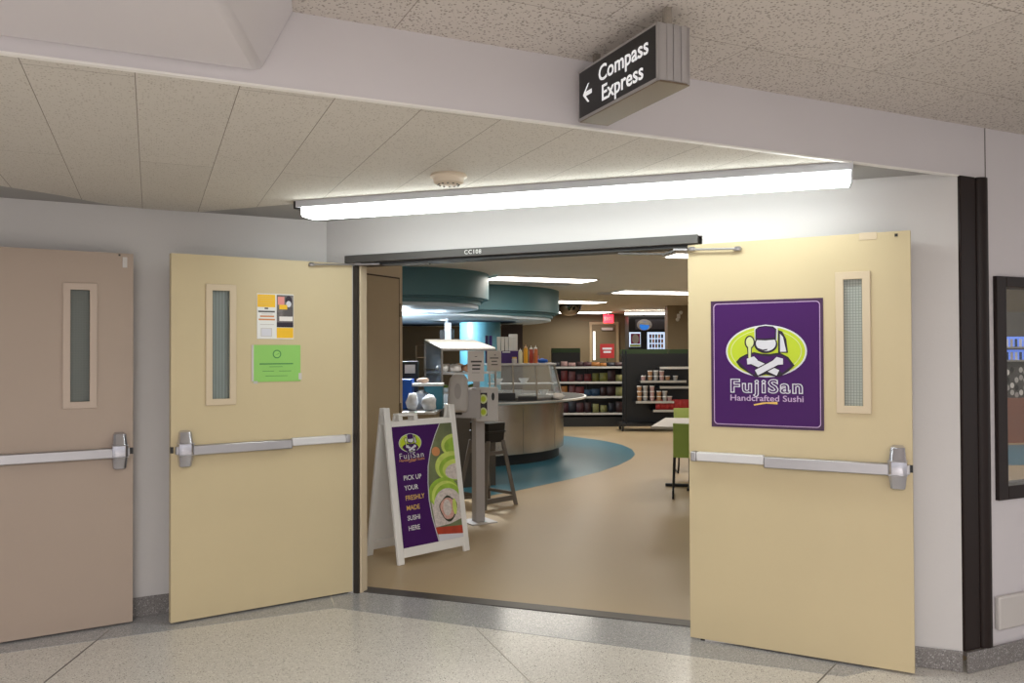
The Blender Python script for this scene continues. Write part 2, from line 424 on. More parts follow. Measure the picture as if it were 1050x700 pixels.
def strip(p, q, w, label, jm=m_joint):
    e = (q - p).normalized(); n = Vector((-e.y, e.x)) * w / 2
    b = MB(); b.prism(pl(p - n, q - n, q + n, p + n), 0, .0022); struct(b.build('trim_4', jm), label, 'floor joint')
strip(G(30, 712), G(112, 646), .006, 'dark floor joint at the lower left'); strip(G(836, 702), G(858, 680), .006, 'dark floor joint under the right door')
strip(G(484, 640), G(560, 715), .003, 'faint floor joint in front of the doorway', mat('pale_joint', (.46, .43, .38), .4))
b = MB(); tt = HL + nO * .02; t1 = HR + nO * .02 + eO * .04
b.prism(pl(T0 - eT * .03, T1 + eT * .25, T1 + eT * .25 + nT * .11, T0 - eT * .03 + nT * .11), 0, .006)
struct(b.build('trim_5', m_thr, bevel=.002), 'dark metal threshold strip across the doorway', 'threshold')
LI = G(368, 556); LJ = G(413, 541)
b = MB(); s0 = HL + nO * .12; s1 = wT + nO * .12
b.keep = True
b.prism([(-9, 6.2), (9, 6.2), (9, 27), (-9, 27)], -.02, .001)
b.prism([*pl(T0 - eT * .8, T1 + eT * .3), (2.6, 6.2), (-2.6, 6.2)], -.02, .001)
b.prism([*pl(TA + nB * .1, Rend + nB * .1), (9, 6.2), (2.6, 6.2)], -.02, .001)
b.prism([*pl(T1 + eT * .3, TA + nB * .1), (2.6, 6.2)], -.02, .001)
struct(b.build('floor', m_beige), 'beige vinyl floor of the cafeteria', 'floor')
pts = [(470, 513), (500, 508.5), (530, 503), (560, 496.5), (590, 490), (615, 483.5), (635, 476.5), (647, 470.5), (651.5, 465.5), (648, 460.5), (638, 456), (620, 452), (600, 449.2), (580, 447), (540, 445), (480, 443), (420, 446)]
P_ = [G(*p) for p in pts] + [Vector((-4, 13)), Vector((-3.6, 10)), Vector((-2.2, 8.8))]
b = MB(); b.prism(pl(*P_), -.01, .0022)
struct(b.build('floor', m_blue), 'curved teal blue floor inlay around the serving island', 'floor')
# baseboards
b = MB(); seg(b, CL, eL, nL, -5, 0, -.012, 0, .115); struct(b.build('baseboard_left', m_base, bevel=.004), 'dark terrazzo cove base under the left wall', 'baseboard')
hq = HR + (wT - HR) * .8
b = MB(); b.prism(pl(hq, wT, wT - nO * .012, hq - nO * .012), 0, .10)
b.prism(pl(TA - nB * .016, TB + eB * 3, TB + eB * 3 - nB * .03, TA - nB * .03), 0, .10)
b.prism(pl(CL, HL - eO * .03, HL - eO * .03 - nO * .012, CL - nO * .012), 0, .10)
struct(b.build('baseboard_right', m_base, bevel=.004), 'grey terrazzo cove base beside the right door and column', 'baseboard')
# doorway frame
fr = empty('trim_6', (*HL, 0), rot(eO), 'dark metal frame over the cafeteria doorway', 'door frame', kind='structure')
L = (HR - HL).length
MB().box(-.05, L + .057, -.02, .16, 2.130, 2.178).build('header', m_header, fr, .003)
MB().box(0.01, L + .02, .01, .12, 2.112, 2.130).build('stop', m_black, fr)
MB().box(.004, .036, -.002, .088, 0, 2.11).build('jamb', m_dark, fr)
MB().box(L + .055, L + .077, -.002, .16, 0, 2.11).build('jamb', m_dark, fr)
t = MB().box(.036, .050, .02, .09, 0, 2.13).build('inner_jamb', m_frame, fr, .004); t['label'] = 'cream inner jamb'
text('lettering', 'CC108', .036, .88, 2.154, -.0212, m_white, fr, off=.0002, space=1.15)

# ------------------------------------------------------------------ doors
DH = 2.125
def leaf(name, p, q, mirror, glass, dm, fm, label, wlo, whi, headpx, extra=True):
    """p = left end on the floor, q = right end; mirror False: latch at the left"""
    w = (q - p).length
    d = empty(name, (*p, 0), rot(q - p), label, 'door', kind='structure')
    x0, z1 = W(*wlo, p, q); x1, z0 = W(*whi, p, q)
    th = .045; b = MB()
    b.box(0, x0, 0, th, .012, DH); b.box(x1, w, 0, th, .012, DH); b.box(x0, x1, 0, th, .012, z0); b.box(x0, x1, 0, th, z1, DH)
    bmesh.ops.remove_doubles(b.bm, verts=b.bm.verts, dist=1e-5)
    b.build('leaf', dm, d)
    f = .034; b = MB()
    for yy in ((-.010, 0), (th, th + .01)):
        b.box(x0 - f, x0 + .004, *yy, z0 - f, z1 + f); b.box(x1 - .004, x1 + f, *yy, z0 - f, z1 + f)
        b.box(x0, x1, *yy, z0 - f, z0 + .004); b.box(x0, x1, *yy, z1 - .004, z1 + f)
    vf = b.build('window_frame', fm, d, .003)
    MB().box(x0, x1, .018, .024, z0, z1).build('pane', glass, vf)
    # exit device
    hz = W(*headpx, p, q); hx, hz = hz
    sg = 1 if hx < w / 2 else -1                    # direction from head to hinge
    X = lambda u: hx + sg * u
    def bx(b, u0, u1, *r): b.box(min(X(u0), X(u1)), max(X(u0), X(u1)), *r)
    b = MB(); bx(b, -.040, .040, -.055, 0, hz - .035, hz + .055)
    hb = MB(); hw = .041
    prof = [(-.105, .6, .030), (-.098, .8, .045), (-.045, .95, .066), (-.035, 1.0, .074), (.035, 1.0, .074), (.045, .9, .068), (.098, .78, .05), (.108, .55, .030)]
    rings = []
    b = MB()
    for zz, kw, dp in prof:
        rings.append([b.bm.verts.new((hx + c[0] * hw * kw, c[1] * dp if c[1] else 0, hz + zz)) for c in ((-1, 0), (-1, -.8), (-.6, -1), (.6, -1), (1, -.8), (1, 0))])
    for A, Bq in zip(rings, rings[1:]):
        for k in range(6): b._f([A[k], A[(k + 1) % 6], Bq[(k + 1) % 6], Bq[k]])
    b._f(rings[0][::-1]); b._f(rings[-1])
    h = b.build('exit_device_head', m_chrome2, d, .003, True)
    b = MB(); bx(b, -.052, .03, -.035, 0, hz - .028, hz + .016); bx(b, -.043, .043, -.079, -.01, hz - .033, hz - .029); bx(b, -.043, .043, -.079, -.01, hz + .033, hz + .037)
    b.build('collar', m_chrome, h, .002)
    end = (w - .035) if sg > 0 else (w - (w - hx)) ;
    endu = (w - hx - .03) if sg > 0 else (hx - .02)
    b = MB(); bx(b, .03, endu * .62, -.050, 0, hz - .036, hz + .020); b.build('push_bar', m_chrome, d, .005, True)
    b = MB(); bx(b, endu * .62, endu - .03, -.046, 0, hz - .022, hz + .026); b.build('bar_cover', m_pad, d, .006, True)
    b = MB(); bx(b, endu - .03, endu, -.048, 0, hz - .024, hz + .028); b.build('bar_end_cap', m_chrome, d, .006, True)
    b = MB()
    ex = 0 if sg > 0 else w
    b.box(ex - .0015 if sg > 0 else ex - .022, ex + .014 if sg > 0 else ex + .0015, -.001, .02, hz - .022, hz + .014); b.build('latch', m_black, d)
    return d, w
d2, w2 = leaf('door_2', DL, HL - eO * .004, False, m_ribbed, m_door, m_frame, 'cream door leaf open at centre left with yellow flyer and green notice', (217, 297), (236, 409), (189, 460))
d3, w3 = leaf('door_3', HR, DR, True, m_wired, m_door, m_frame, 'cream door leaf open at right with a large purple sushi poster', (864, 286), (886, 417), (921, 479))
e1 = (D1b - D1a).normalized(); H1 = D1b - e1 * 1.10
d1, w1_ = leaf('door_1', H1, D1b, True, m_smoke, m_door1, m_frame1, 'greige door leaf at far left with a narrow dark window', (71.5, 296), (92.5, 412), (122, 462))
# small hardware
def on(px, py, which):
    p, q = {1: (H1, D1b), 2: (DL, HL), 3: (HR, DR)}[which]; return W(px, py, p, q)
def closer(d, which, brk, pivot, endp):
    (bx0, bz0), (px0, pz0), (ex0, ez0) = on(*brk, which), on(*pivot, which), on(*endp, which)
    a = MB().tube([(bx0, -.03, bz0), (px0, -.035, pz0)], .006, 8).build('closer_arm', m_chrome, d)
    b = MB(); b.lathe([(.0, 0), (.020, 0), (.022, .012), (.016, .02), (0, .022)], (0, 0), 14)
    o = b.build('pivot_bracket', m_chrome, a, smooth=True); o.location = (bx0, -.015, bz0 - .008)
    o2 = o.copy(); COL.objects.link(o2); o2.parent = a; o2.location = (px0, -.03, pz0 - .006)
    return (px0, pz0)
closer(d2, 2, (319, 271.5), (365, 271.5), (398, 271))
closer(d3, 3, (757, 255.5), (711, 256.5), (683, 259))
for (xa, ya, xb, yb, yc) in ((366, 271.5, 392, 271, 0), (392, 271, 439, 270, .05), (706, 256.5, 692, 256.5, 0), (692, 257, 682, 260.5, .02), (682, 260, 633, 259.5, .05)):
    ua, za = W(xa, ya, HL, HR); ub, zb_ = W(xb, yb, HL, HR)
    MB().bar((ua, -.03 + yc, za), (ub, -.03 + yc, zb_), .014, .010).build('closer_arm', m_chrome if xa in (366, 706) else m_header, fr)
x_, z_ = on(890, 242, 3)
MB().box(x_ - .04, x_ + .04, -.003, 0, z_ - .018, z_ + .018).build('strike_plate', m_frame, d3, .001)
x_, z_ = on(919, 241, 3)
MB().box(x_ - .007, x_ + .007, -.004, 0, z_ - .007, z_ + .007).build('screw', m_black, d3)
x_, z_ = on(128, 269, 1)
MB().box(x_ - .012, x_ + .012, -.004, 0, z_ - .03, z_ + .03).build('strike_plate', m_greyl, d1, .001)
x_, z_ = on(122.5, 261.5, 1)
MB().box(x_ - .005, x_ + .005, -.004, 0, z_ - .005, z_ + .005).build('screw', m_black, d1)

# ------------------------------------------------------------------ printed emblem
def emblem(parent, cx, cz, k, y, tcol, tedge, sub, tsize=150, small=False):
    Z = lambda pts: [(cx + (px - 320) * k, cz - (py - 280) * k) for px, py in pts]
    E_ = lambda x, z, a, b_, n=40, **kw: Z(ell(x, z, a, b_, n, **kw))
    st = .0006; b = FL()
    b.m(m_pale).flat(E_(318, 280, 294, 194, 48), y)
    b.m(m_lime).flat(E_(318, 280, 282, 183, 48), y - st)
    b.m(m_limel).flat(E_(318, 280, 258, 162, 48), y - st * 2)
    b.m(m_lime).flat(E_(318, 280, 252, 157, 48), y - st * 3)
    b.m(m_inkp).flat(Z([(100, 360), (130, 325), (180, 300), (235, 286), (290, 298), (350, 300), (420, 290), (480, 322), (525, 385), (480, 430), (430, 462), (400, 470), (320, 452), (245, 474), (190, 440), (130, 400)]), y - st * 4)
    b.m(m_purple).flat(Z([(122, 358), (150, 330), (200, 308), (240, 302), (300, 315), (350, 316), (420, 306), (470, 335), (505, 385), (440, 440), (380, 400), (250, 400), (235, 455), (190, 425)]), y - st * 5)
    b.m(m_pale).flat(Z([(240, 200), (238, 110), (265, 90), (320, 82), (380, 90), (408, 110), (404, 200)]), y - st * 5)
    b.m(m_inkp).flat(Z([(248, 198), (246, 116), (270, 97), (320, 90), (376, 97), (398, 116), (394, 198)]), y - st * 6)
    b.m(m_purple).flat(Z([(258, 180), (256, 120), (280, 104), (320, 98), (368, 104), (388, 120), (384, 180)]), y - st * 7)
    b.m(m_inkp).flat(E_(321, 228, 84, 66), y - st * 7.5)
    b.m(m_pale).flat(E_(322, 222, 72, 57), y - st * 8.5)
    b.m(m_inkp).flat(Z([(246, 196), (246, 120), (398, 120), (396, 194), (320, 200)]), y - st * 8.8); b.m(m_purple).flat(Z([(256, 182), (254, 120), (278, 104), (320, 98), (366, 104), (390, 120), (386, 180), (320, 186)]), y - st * 9.2)
    b.m(m_inkp).flat(Z([(262, 255), (300, 268), (335, 262), (330, 272), (300, 280), (270, 272)]), y - st * 9.5)
    b.m(m_inkp).flat(E_(203, 212, 38, 50), y - st * 6); b.m(m_inkp).flat(Z([(184, 250), (220, 250), (216, 335), (188, 335)]), y - st * 6)
    b.m(m_limel).flat(E_(204, 212, 28, 40), y - st * 7); b.m(m_limel).flat(Z([(192, 245), (214, 245), (210, 330), (194, 330)]), y - st * 7)
    b.m(m_inkp).flat(Z([(410, 122), (440, 135), (468, 190), (480, 292), (410, 292)]), y - st * 6)
    b.m(m_pale).flat(Z([(424, 150), (445, 175), (468, 284), (424, 284)]), y - st * 7)
    def arm(a, c, w, lay):
        dx, dz = c[0] - a[0], c[1] - a[1]; l = math.hypot(dx, dz); nx, nz = -dz / l * w, dx / l * w
        b.m(m_inkp).flat(Z([(a[0] + nx * 1.35, a[1] + nz * 1.35), (c[0] + nx * 1.35, c[1] + nz * 1.35), (c[0] - nx * 1.35, c[1] - nz * 1.35), (a[0] - nx * 1.35, a[1] - nz * 1.35)]), y - st * lay)
        b.m(m_pale).flat(Z([(a[0] + nx, a[1] + nz), (c[0] + nx, c[1] + nz), (c[0] - nx, c[1] - nz), (a[0] - nx, a[1] - nz)]), y - st * (lay + 1))
    arm((408, 440), (215, 352), 22, 10); arm((252, 440), (415, 352), 22, 12)
    b.m(m_pale).flat(Z([(183, 335), (235, 318), (262, 345), (250, 372), (186, 378)]), y - st * 14)
    b.m(m_pale).flat(Z([(445, 335), (400, 322), (370, 352), (392, 380), (445, 378)]), y - st * 14)
    b.build('emblem', None, parent)
    tx = lambda px: cx + (px - 320) * k
    tz = lambda py: cz - (py - 280) * k
    ts = tsize * k
    if tedge: text('lettering', 'FujiSan', ts, tx(318), tz(545), y - .0012, tedge, parent, off=ts * .05, sx=1.16, space=1.2)
    text('lettering', 'FujiSan', ts, tx(318), tz(545), y - .0024, tcol, parent, off=-ts * .003, sx=1.16, space=1.2)
    text('tagline', 'Handcrafted Sushi', ts * .46, tx(320), tz(632), y - .0012, sub, parent, off=ts * .006, sx=1.18)
    b = FL(); b.m(sub if small else m_gold).flat(Z([(228, 676), (300, 660), (400, 654), (402, 672), (320, 669), (232, 686)]), y - .001); b.build('swash', None, parent)
    if not small:
        b = FL(); b.m(m_lilac).flat(E_(572, 574, 10, 10, 12), y - .001); b.build('mark', None, parent)

# purple poster on right door
xa, za = on(729, 309, 3); xb, zb1 = on(844, 307, 3); xc, zc = on(729, 437, 3)
ps = empty('poster', d3.matrix_world.translation, 0, 'purple poster with a chef emblem hung on the right door', 'poster')
ps.location = (HR.x, HR.y, 0); ps.rotation_euler = (0, 0, rot(DR - HR))
pz0, pz1 = zc, za
MB().box(xa, xb, -.004, -.0005, pz0, pz1).build('backing', m_purple2, ps)
b = FL(); pw = xb - xa
b.m(m_lilac).flat(rrect(xa + .014, xb - .014, pz0 + .014, pz1 - .014, .02), -.0046)
b.m(m_purple).flat(rrect(xa + .018, xb - .018, pz0 + .018, pz1 - .018, .018), -.0051)
b.build('print', None, ps)
ex_, ez_ = on(785.5, 360, 3)
emblem(ps, ex_, ez_, .000695, -.0055, m_purple, m_pale, m_lilac, 135)

# flyers on door 2
def sheet(name, c0, c1, which, label, back):
    x0, z1 = on(*c0, which); x1, z0 = on(*c1, which)
    p, q = (DL, HL)
    o = empty(name, (*p, 0), rot(q - p), label, 'notice')
    MB().box(x0, x1, -.002, -.0004, z0, z1).build('sheet', back, o); return o, x0, x1, z0, z1
o, x0, x1, z0, z1 = sheet('flyer', (263.5, 300.5), (301, 347.5), 2, 'yellow and white flyer with a photo taped on the centre left door', m_white)
b = FL(); w_ = x1 - x0; h_ = z1 - z0
R_ = lambda a, c, e, f: rect(x0 + w_ * a, x0 + w_ * c, z0 + h_ * e, z0 + h_ * f)
b.m(m_yellow).flat(R_(.01, .49, .70, .98), -.0025); b.m(m_photo).flat(R_(.53, .99, .26, .98), -.0025); b.m(m_yellow).flat(R_(.53, .99, .02, .25), -.0025)
b.m(m_pink).flat(R_(.56, .74, .76, .94), -.003); b.m(m_inkp).flat(R_(.53, .99, .26, .37), -.003); b.m(m_inkp).flat(ell(x0 + w_ * .86, z0 + h_ * .86, w_ * .09, h_ * .10), -.0027); b.m(m_ink).flat(R_(.74, .99, .52, .72), -.0027); b.m(m_yellow).flat(R_(.6, .82, .66, .76), -.0032); b.m(m_paper).flat(R_(.6, .97, .40, .50), -.003); b.m(m_pale).flat(ell(x0 + w_ * .86, z0 + h_ * .78, w_ * .07, h_ * .07), -.003)
for zz, a, c in ((.93, .05, .4), (.89, .05, .44), (.84, .05, .42), (.79, .05, .4), (.75, .05, .36)): b.m(m_gold).flat(R_(a, c, zz, zz + .012), -.003)
for zz, a, c, mm in ((.655, .2, .3, m_ink), (.585, .03, .48, m_ink), (.54, .12, .42, m_greyl), (.48, .08, .46, m_orange), (.41, .04, .48, m_orange), (.31, .08, .46, m_greyl)): b.m(mm).flat(R_(a, c, zz, zz + (.035 if mm in (m_ink, m_orange) else .016)), -.003)
b.m(m_greyl).flat(R_(.1, .4, .05, .24), -.003); b.m(m_pale).flat(R_(.12, .38, .065, .225), -.0034)
b.build('print', None, o)
o, x0, x1, z0, z1 = sheet('notice', (259, 353.5), (308, 390.5), 2, 'bright green paper notice with a round seal taped below the flyer', m_green)
b = FL(); w_ = x1 - x0; h_ = z1 - z0
cx, cz = x0 + w_ * .5, z0 + h_ * .75
b.m(m_greend).flat(ell(cx, cz, .026, .026), -.0024); b.m(m_green).flat(ell(cx, cz, .020, .020), -.0028); b.m(m_greend).flat([(cx - .012, cz - .01), (cx + .014, cz + .004), (cx + .012, cz + .007)], -.003)
for zz, a, c in ((.47, .14, .84), (.40, .34, .62), (.28, .2, .44), (.28, .54, .8), (.15, .26, .72)): b.m(m_greend).flat(R_(a, c, zz, zz + (.03 if zz == .47 else .012)), -.0024)
b.build('print', None, o)
for q_ in ((x0 - .006, x0 + .006, z0 + .004, z1), (x1 - .012, x1 + .008, z0 + .01, z0 + .05), (x0 + .005, x0 + .03, z0 - .01, z0 + .006)):
    t = MB().box(q_[0], q_[1], -.003, -.0004, q_[2], q_[3]).build('tape', m_greyl, o); t['label'] = 'clear tape'

# ------------------------------------------------------------------ fixture, detector, hanging sign
fa = G(312, 225, 2.312); fb = G(872, 190, 2.312); eF = (fb - fa).normalized(); lf = (fb - fa).length; fa = fa - Vector((-eF.y, eF.x)) * .10 + eF * .045; lf -= .05
fx = empty('ceiling_light', (*fa, 2.312), rot(eF), 'long glowing fluorescent ceiling light above the doorway', 'ceiling light')
b = MB(); b.box(-.03, lf + .01, .0, .17, .052, .0885); b.box(-.03, lf + .01, -.015, .0, .050, .0885)
b.build('housing', m_housing, fx, .003)
b = MB(); prof = [(.0, .052), (.0, .010), (.010, 0), (.14, 0), (.15, .010), (.15, .052)]
A = [b.bm.verts.new((0, y, z)) for y, z in prof]; Bv = [b.bm.verts.new((lf, y, z)) for y, z in prof]
for k in range(len(prof)): b._f([A[k], A[(k + 1) % 6], Bv[(k + 1) % 6], Bv[k]])
b._f(A[::-1]); b._f(Bv); b.build('lens', m_lens, fx)
MB().box(lf, lf + .008, -.004, .17, -.002, .085).build('end_cap', m_housing, fx)
MB().box(-.05, 0, .0, .16, .045, .0885).build('end_cap', m_blackm, fx)
sd = G(460, 179, ZB)
o = empty('smoke_detector', (sd.x, sd.y, ZB), 0, 'round cream smoke detector on the tiles above the light', 'smoke detector')
MB().lathe([(0, 0), (.085, 0), (.09, -.012), (.075, -.02), (.072, -.04), (.055, -.048), (0, -.05)][::-1], (0, 0), 32).build('body', m_detect, o, smooth=True)
b = MB()
for k in range(12):
    a = 2 * math.pi * k / 12; b.box(math.cos(a) * .05 - .004, math.cos(a) * .05 + .004, math.sin(a) * .05 - .004, math.sin(a) * .05 + .004, -.0515, -.045)
b.build('vent', m_black, o)

zs0, zs1 = 2.400, 2.585
sa = G(593, 125, zs0); sb = G(674, 82, zs0); sl = (sb - sa).length; eS = (sb - sa).normalized()
sg = empty('hanging_sign', (sa.x, sa.y, zs0), rot(eS), 'black lit direction sign in an aluminium box hung from the ceiling', 'sign')
dp = .125; hs = zs1 - zs0
b = MB(); b.box(0, sl, .003, dp - .003, .004, hs); b.box(0, sl, 0, .01, .0, .010); b.box(0, sl, 0, .01, hs - .008, hs); b.box(0, .008, 0, .01, 0, hs); b.box(sl - .008, sl, 0, .01, 0, hs); b.box(0, sl, dp - .01, dp, 0, hs)
for yy in (.035, .06, .09): b.box(sl, sl + .004, yy, yy + .02, .004, hs)
b.build('housing', m_alum, sg, .0015)
MB().box(.004, sl - .001, .004, dp - .002, -.003, .003).build('bottom_panel', m_bronz, sg)
MB().box(.008, sl - .008, .0005, .004, .010, hs - .008).build('face', m_black, sg)
tx = lambda px, py: W(px, py, sa, sb)
a1 = tx(642, 62); a2 = tx(641, 87)
text('lettering', 'Compass', .078, sl * .600, hs * .68, -.0008, m_signtxt, sg, off=.0012, sx=1.10)
text('lettering', 'Express', .078, sl * .590, hs * .29, -.0008, m_signtxt, sg, off=.0012, sx=1.10)
b = FL(); cx, cz = sl * .135, hs * .47; 
b.m(m_signtxt).flat([(cx - .032, cz), (cx + .004, cz + .034), (cx + .016, cz + .034), (cx - .010, cz + .008), (cx + .034, cz + .008), (cx + .034, cz - .008), (cx - .010, cz - .008), (cx + .016, cz - .034), (cx + .004, cz - .034)], -.0012)
b.build('arrow', None, sg)
for px in ((609, 55), (681, 12)):
    u, _ = W(px[0], px[1], sa + Vector((-eS.y, eS.x)) * .05, sb + Vector((-eS.y, eS.x)) * .05)
    b = MB(); b.box(u - .011, u + .011, .05, .072, hs, ZU - zs0); b.build('hanger', m_steel, sg, .001)

# wall bumper rail
ua_, zA = W(1019, 611, TB, RW1); _, zC = W(1019, 645, TB, RW1)
o = MB().box(0, 1.6, -.03, 0, 0, zA - zC).build('bumper_rail', m_greyl, bevel=.01, smooth=True, seg=3)
o.location = (*(TB + eB * ua_), zC); o.rotation_euler = (0, 0, rot(eB)); tag(o, 'light grey bumper rail low on the wall under the dark framed window', 'bumper rail')

# ------------------------------------------------------------------ cafeteria shell
b = MB(); b.prism([*pl(HL + nO * .16, wT + nO * .16, TB + nB * .15, Rend + nB * .15), (9.1, 27.1), (-9.1, 27.1), (-9.1, 6.6)], IC, IC + .05)
struct(b.build('ceiling', m_inceil), 'greyish beige ceiling of the cafeteria', 'ceiling')
FZ = 26.0
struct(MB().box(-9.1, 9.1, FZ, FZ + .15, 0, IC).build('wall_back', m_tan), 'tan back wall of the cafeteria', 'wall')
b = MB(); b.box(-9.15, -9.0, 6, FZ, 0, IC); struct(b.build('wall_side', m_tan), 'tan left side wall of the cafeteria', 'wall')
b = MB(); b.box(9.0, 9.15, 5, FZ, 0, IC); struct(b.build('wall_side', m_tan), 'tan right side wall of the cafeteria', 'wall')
# vestibule wall with closed cupboard door
eI = (LJ - LI).normalized(); nI = Vector((-eI.y, eI.x))
s_in = HL + nO * .16
b = MB(); P0 = LI - eI * .9
b.prism(pl(P0, LJ, LJ + nI * .12 - eI * .1, P0 + nI * .12), 0, IC)
b.prism(pl(P0, P0 + nI * .12, Vector((-9, 8.2)), Vector((-9, 8.05))), 0, IC)
struct(b.build('wall_inner', m_frame), 'tan wall just inside the doorway at left', 'wall')
ld = empty('door_4', (*LI, 0), rot(eI), 'closed tan side door just inside the doorway', 'door', kind='structure')
ui, zi = W(375, 281, LI, LJ); uj, zj = W(408.5, 286.5, LI, LJ)
MB().box(-.6, uj, -.006, 0, .01, (zi + zj) / 2).build('leaf', mat('side_door_tan', (.50, .40, .26), .5), ld)
b = MB(); b.box(-.6, uj + .01, -.008, 0, (zi + zj) / 2, (zi + zj) / 2 + .012); b.box(uj, uj + .006, -.008, 0, 0, (zi + zj) / 2); b.build('gap', m_woodd, ld)
for py in (318, 420):
    u, z = W(409.5, py, LI, LJ)
    MB().box(u - .014, u + .014, -.014, 0, z - .06, z + .06).build('hinge', m_bronz, ld, .002)
    
# ceiling troffers in the cafeteria
def troffer(xa, xb, y, dz, k, lab):
    p = G(xa, y, IC); q = G(xb, y + k, IC); e = (q - p).normalized(); l = (q - p).length
    o = empty('ceiling_light', (p.x, p.y, IC), rot(e), lab, 'ceiling light', 'troffer lights in the cafeteria ceiling')
    MB().box(-.03, l + .03, -.03, dz + .03, -.03, -.001).build('frame', m_offw, o)
    MB().box(0, l, 0, dz, -.04, -.028).build('lens', m_tube, o)
    la = bpy.data.lights.new('troffer_lamp', 'AREA'); la.shape = 'RECTANGLE'; la.size = l; la.size_y = dz; la.energy = INT * l * dz * 1.4; la.color = (1, .93, .82)
    lo_ = bpy.data.objects.new('troffer_lamp', la); COL.objects.link(lo_); lo_.parent = o; lo_.location = (l / 2, dz / 2, -.05)
INT = 14.5
troffer(512, 612, 281.5, .55, 3.5, 'troffer light nearest the doorway above the teal canopy')
troffer(641, 740, 296.5, .6, 2.0, 'troffer light running behind the open right door')
troffer(575, 622, 307, .7, 1.3, 'troffer light above the far shelves, third back')
troffer(577, 627, 318.3, .9, .6, 'troffer light farthest back beside the exit sign')
troffer(430, 520, 249, .4, 2, 'troffer light over the left serving counter')
troffer(694, 790, 257.5, .35, 2, 'troffer light just inside the right door')
for px, py, w_ in ((560, 290.5, .9), (632, 300.5, .8)):
    p = G(px, py, IC); o = MB(); o.box(-w_ / 2, w_ / 2, -.3, .3, -.008, -.001)
    for k in range(6): o.box(-w_ / 2 + .05, w_ / 2 - .05, -.25 + k * .09, -.22 + k * .09, -.02, -.008)
    o = o.build('ceiling_vent', m_greyl); o.location = (p.x, p.y, IC); tag(o, 'pale ceiling vent ' + ('near the teal canopy' if px == 560 else 'between the far ceiling lights'), 'ceiling vent')

# ------------------------------------------------------------------ canopies and island
def drum(name, c, r, zb_, label):
    o = empty(name, (c[0], c[1], 0), 0, label, 'canopy')
    MB().lathe([(r, zb_), (r, IC)], seg=64).build('fascia', m_drum, o, smooth=True)
    MB().lathe([(r - .12, zb_ - .09), (r - .12, zb_ - .03), (r - .07, zb_ - .03), (r - .07, zb_)], seg=64).build('stepped_rim', m_drum, o, smooth=True)
    MB().lathe([(r - .35, zb_ - .17), (r - .16, zb_ - .14), (r - .16, zb_ - .09)], seg=64).build('soffit', m_under, o, smooth=True)
    return o
drum('ceiling_canopy', (-1.72, 12.84), 1.36, 2.36, 'round teal ceiling canopy nearest the doorway')
drum('ceiling_canopy', (-1.23, 16.58), 2.17, 2.30, 'round teal ceiling canopy farther back, right of the nearer one')
o = MB().lathe([(2.3, 2.13), (2.4, 2.17), (2.4, 2.20)], seg=64).build('ceiling_ring', m_under, smooth=True); o.location = (-2.2, 15.9, 0)
tag(o, 'wide pale blue ring hanging below the teal canopies', 'canopy ring')
for p, e_ in (((-1.7, 12.8, 2.05), 45), ((-1.3, 15.5, 2.02), 50), ((-2.6, 13.5, 2.0), 45)):
    la = bpy.data.lights.new('canopy_lamp', 'POINT'); la.energy = e_; la.color = (.75, .9, 1); la.shadow_soft_size = .1
    lo_ = bpy.data.objects.new('canopy_lamp', la); COL.objects.link(lo_); lo_.location = p
o = MB().lathe([(.40, .0), (.40, 2.13)], seg=40).build('column', m_core, smooth=True); o.location = (-.62, 16.2, 0); tag(o, 'pale blue round column behind the display case', 'column')
o = MB().box(-.22, .22, 0, .3, 0, 2.2).build('panel', m_woodd); o.location = (0.0, 17.2, 0); tag(o, 'dark brown upright panel behind the takeout boxes', 'panel')

IS = (-.889, 12.737)
isl = empty('serving_island', (*IS, 0), 0, 'round stainless steel serving island with black kick and wide counter', 'serving counter')
MB().lathe([(1.60, 0), (1.60, .14)], seg=72).build('kick', m_black, isl, smooth=True)
b = MB().lathe([(1.64, .14), (1.67, .15), (1.67, .84), (1.55, .85)], seg=72)
for k in range(14):
    a = 2 * math.pi * k / 14
    b.tube([(1.668 * math.cos(a), 1.668 * math.sin(a), .15), (1.668 * math.cos(a), 1.668 * math.sin(a), .84)], .006, 6)
b.build('drum_base', m_steel, isl, smooth=True)
MB().lathe([(1.9, .855), (2.02, .86), (2.03, .875), (2.02, .89), (1.99, .892)], seg=72, cap=False).build('counter_rim', m_steell, isl, smooth=True)
MB().lathe([(1.99, .86), (1.99, .893), (0, .893)], seg=72).build('countertop', mat('dark_counter', (.06, .055, .05), .7, spec=.2), isl, smooth=True)

# glass food case on the island
CZ = 11.75
p0 = V(503, 405, CZ); p1 = V(577, 405, CZ); gx = p1.x - p0.x
gc = empty('glass_food_case', (p0.x, CZ - .25, .8955), math.radians(8), 'slant sided glass food case on the round island', 'display case')
gh = .47; ins = .10; dpt = .55
def quad(b, a, c, d_, e_, t):
    a, c, d_, e_ = map(Vector, (a, c, d_, e_)); n = (c - a).cross(d_ - a).normalized() * t
    b.hexa([a, c, d_, e_, a + n, c + n, d_ + n, e_ + n])
b = MB()
quad(b, (0, 0, 0), (gx, 0, 0), (gx - ins, .1, gh), (0, .1, gh), .005)
quad(b, (gx, 0, 0), (gx, dpt, 0), (gx - ins, dpt - .1, gh), (gx - ins, .1, gh), .005)
b.build('glass', m_glassc, gc)
b = MB()
for a, c in (((0, 0, 0), (0, .1, gh)), ((gx, 0, 0), (gx - ins, .1, gh)), ((.33, 0, 0), (.33, .1, gh)), ((.66, 0, 0), (.66, .1, gh)), ((gx, dpt, 0), (gx - ins, dpt - .1, gh)), ((0, 0, .01), (gx, 0, .01)), ((gx, 0, .01), (gx, dpt, .01))): b.bar(a, c, .022, .022)
b.build('frame', m_steel, gc)
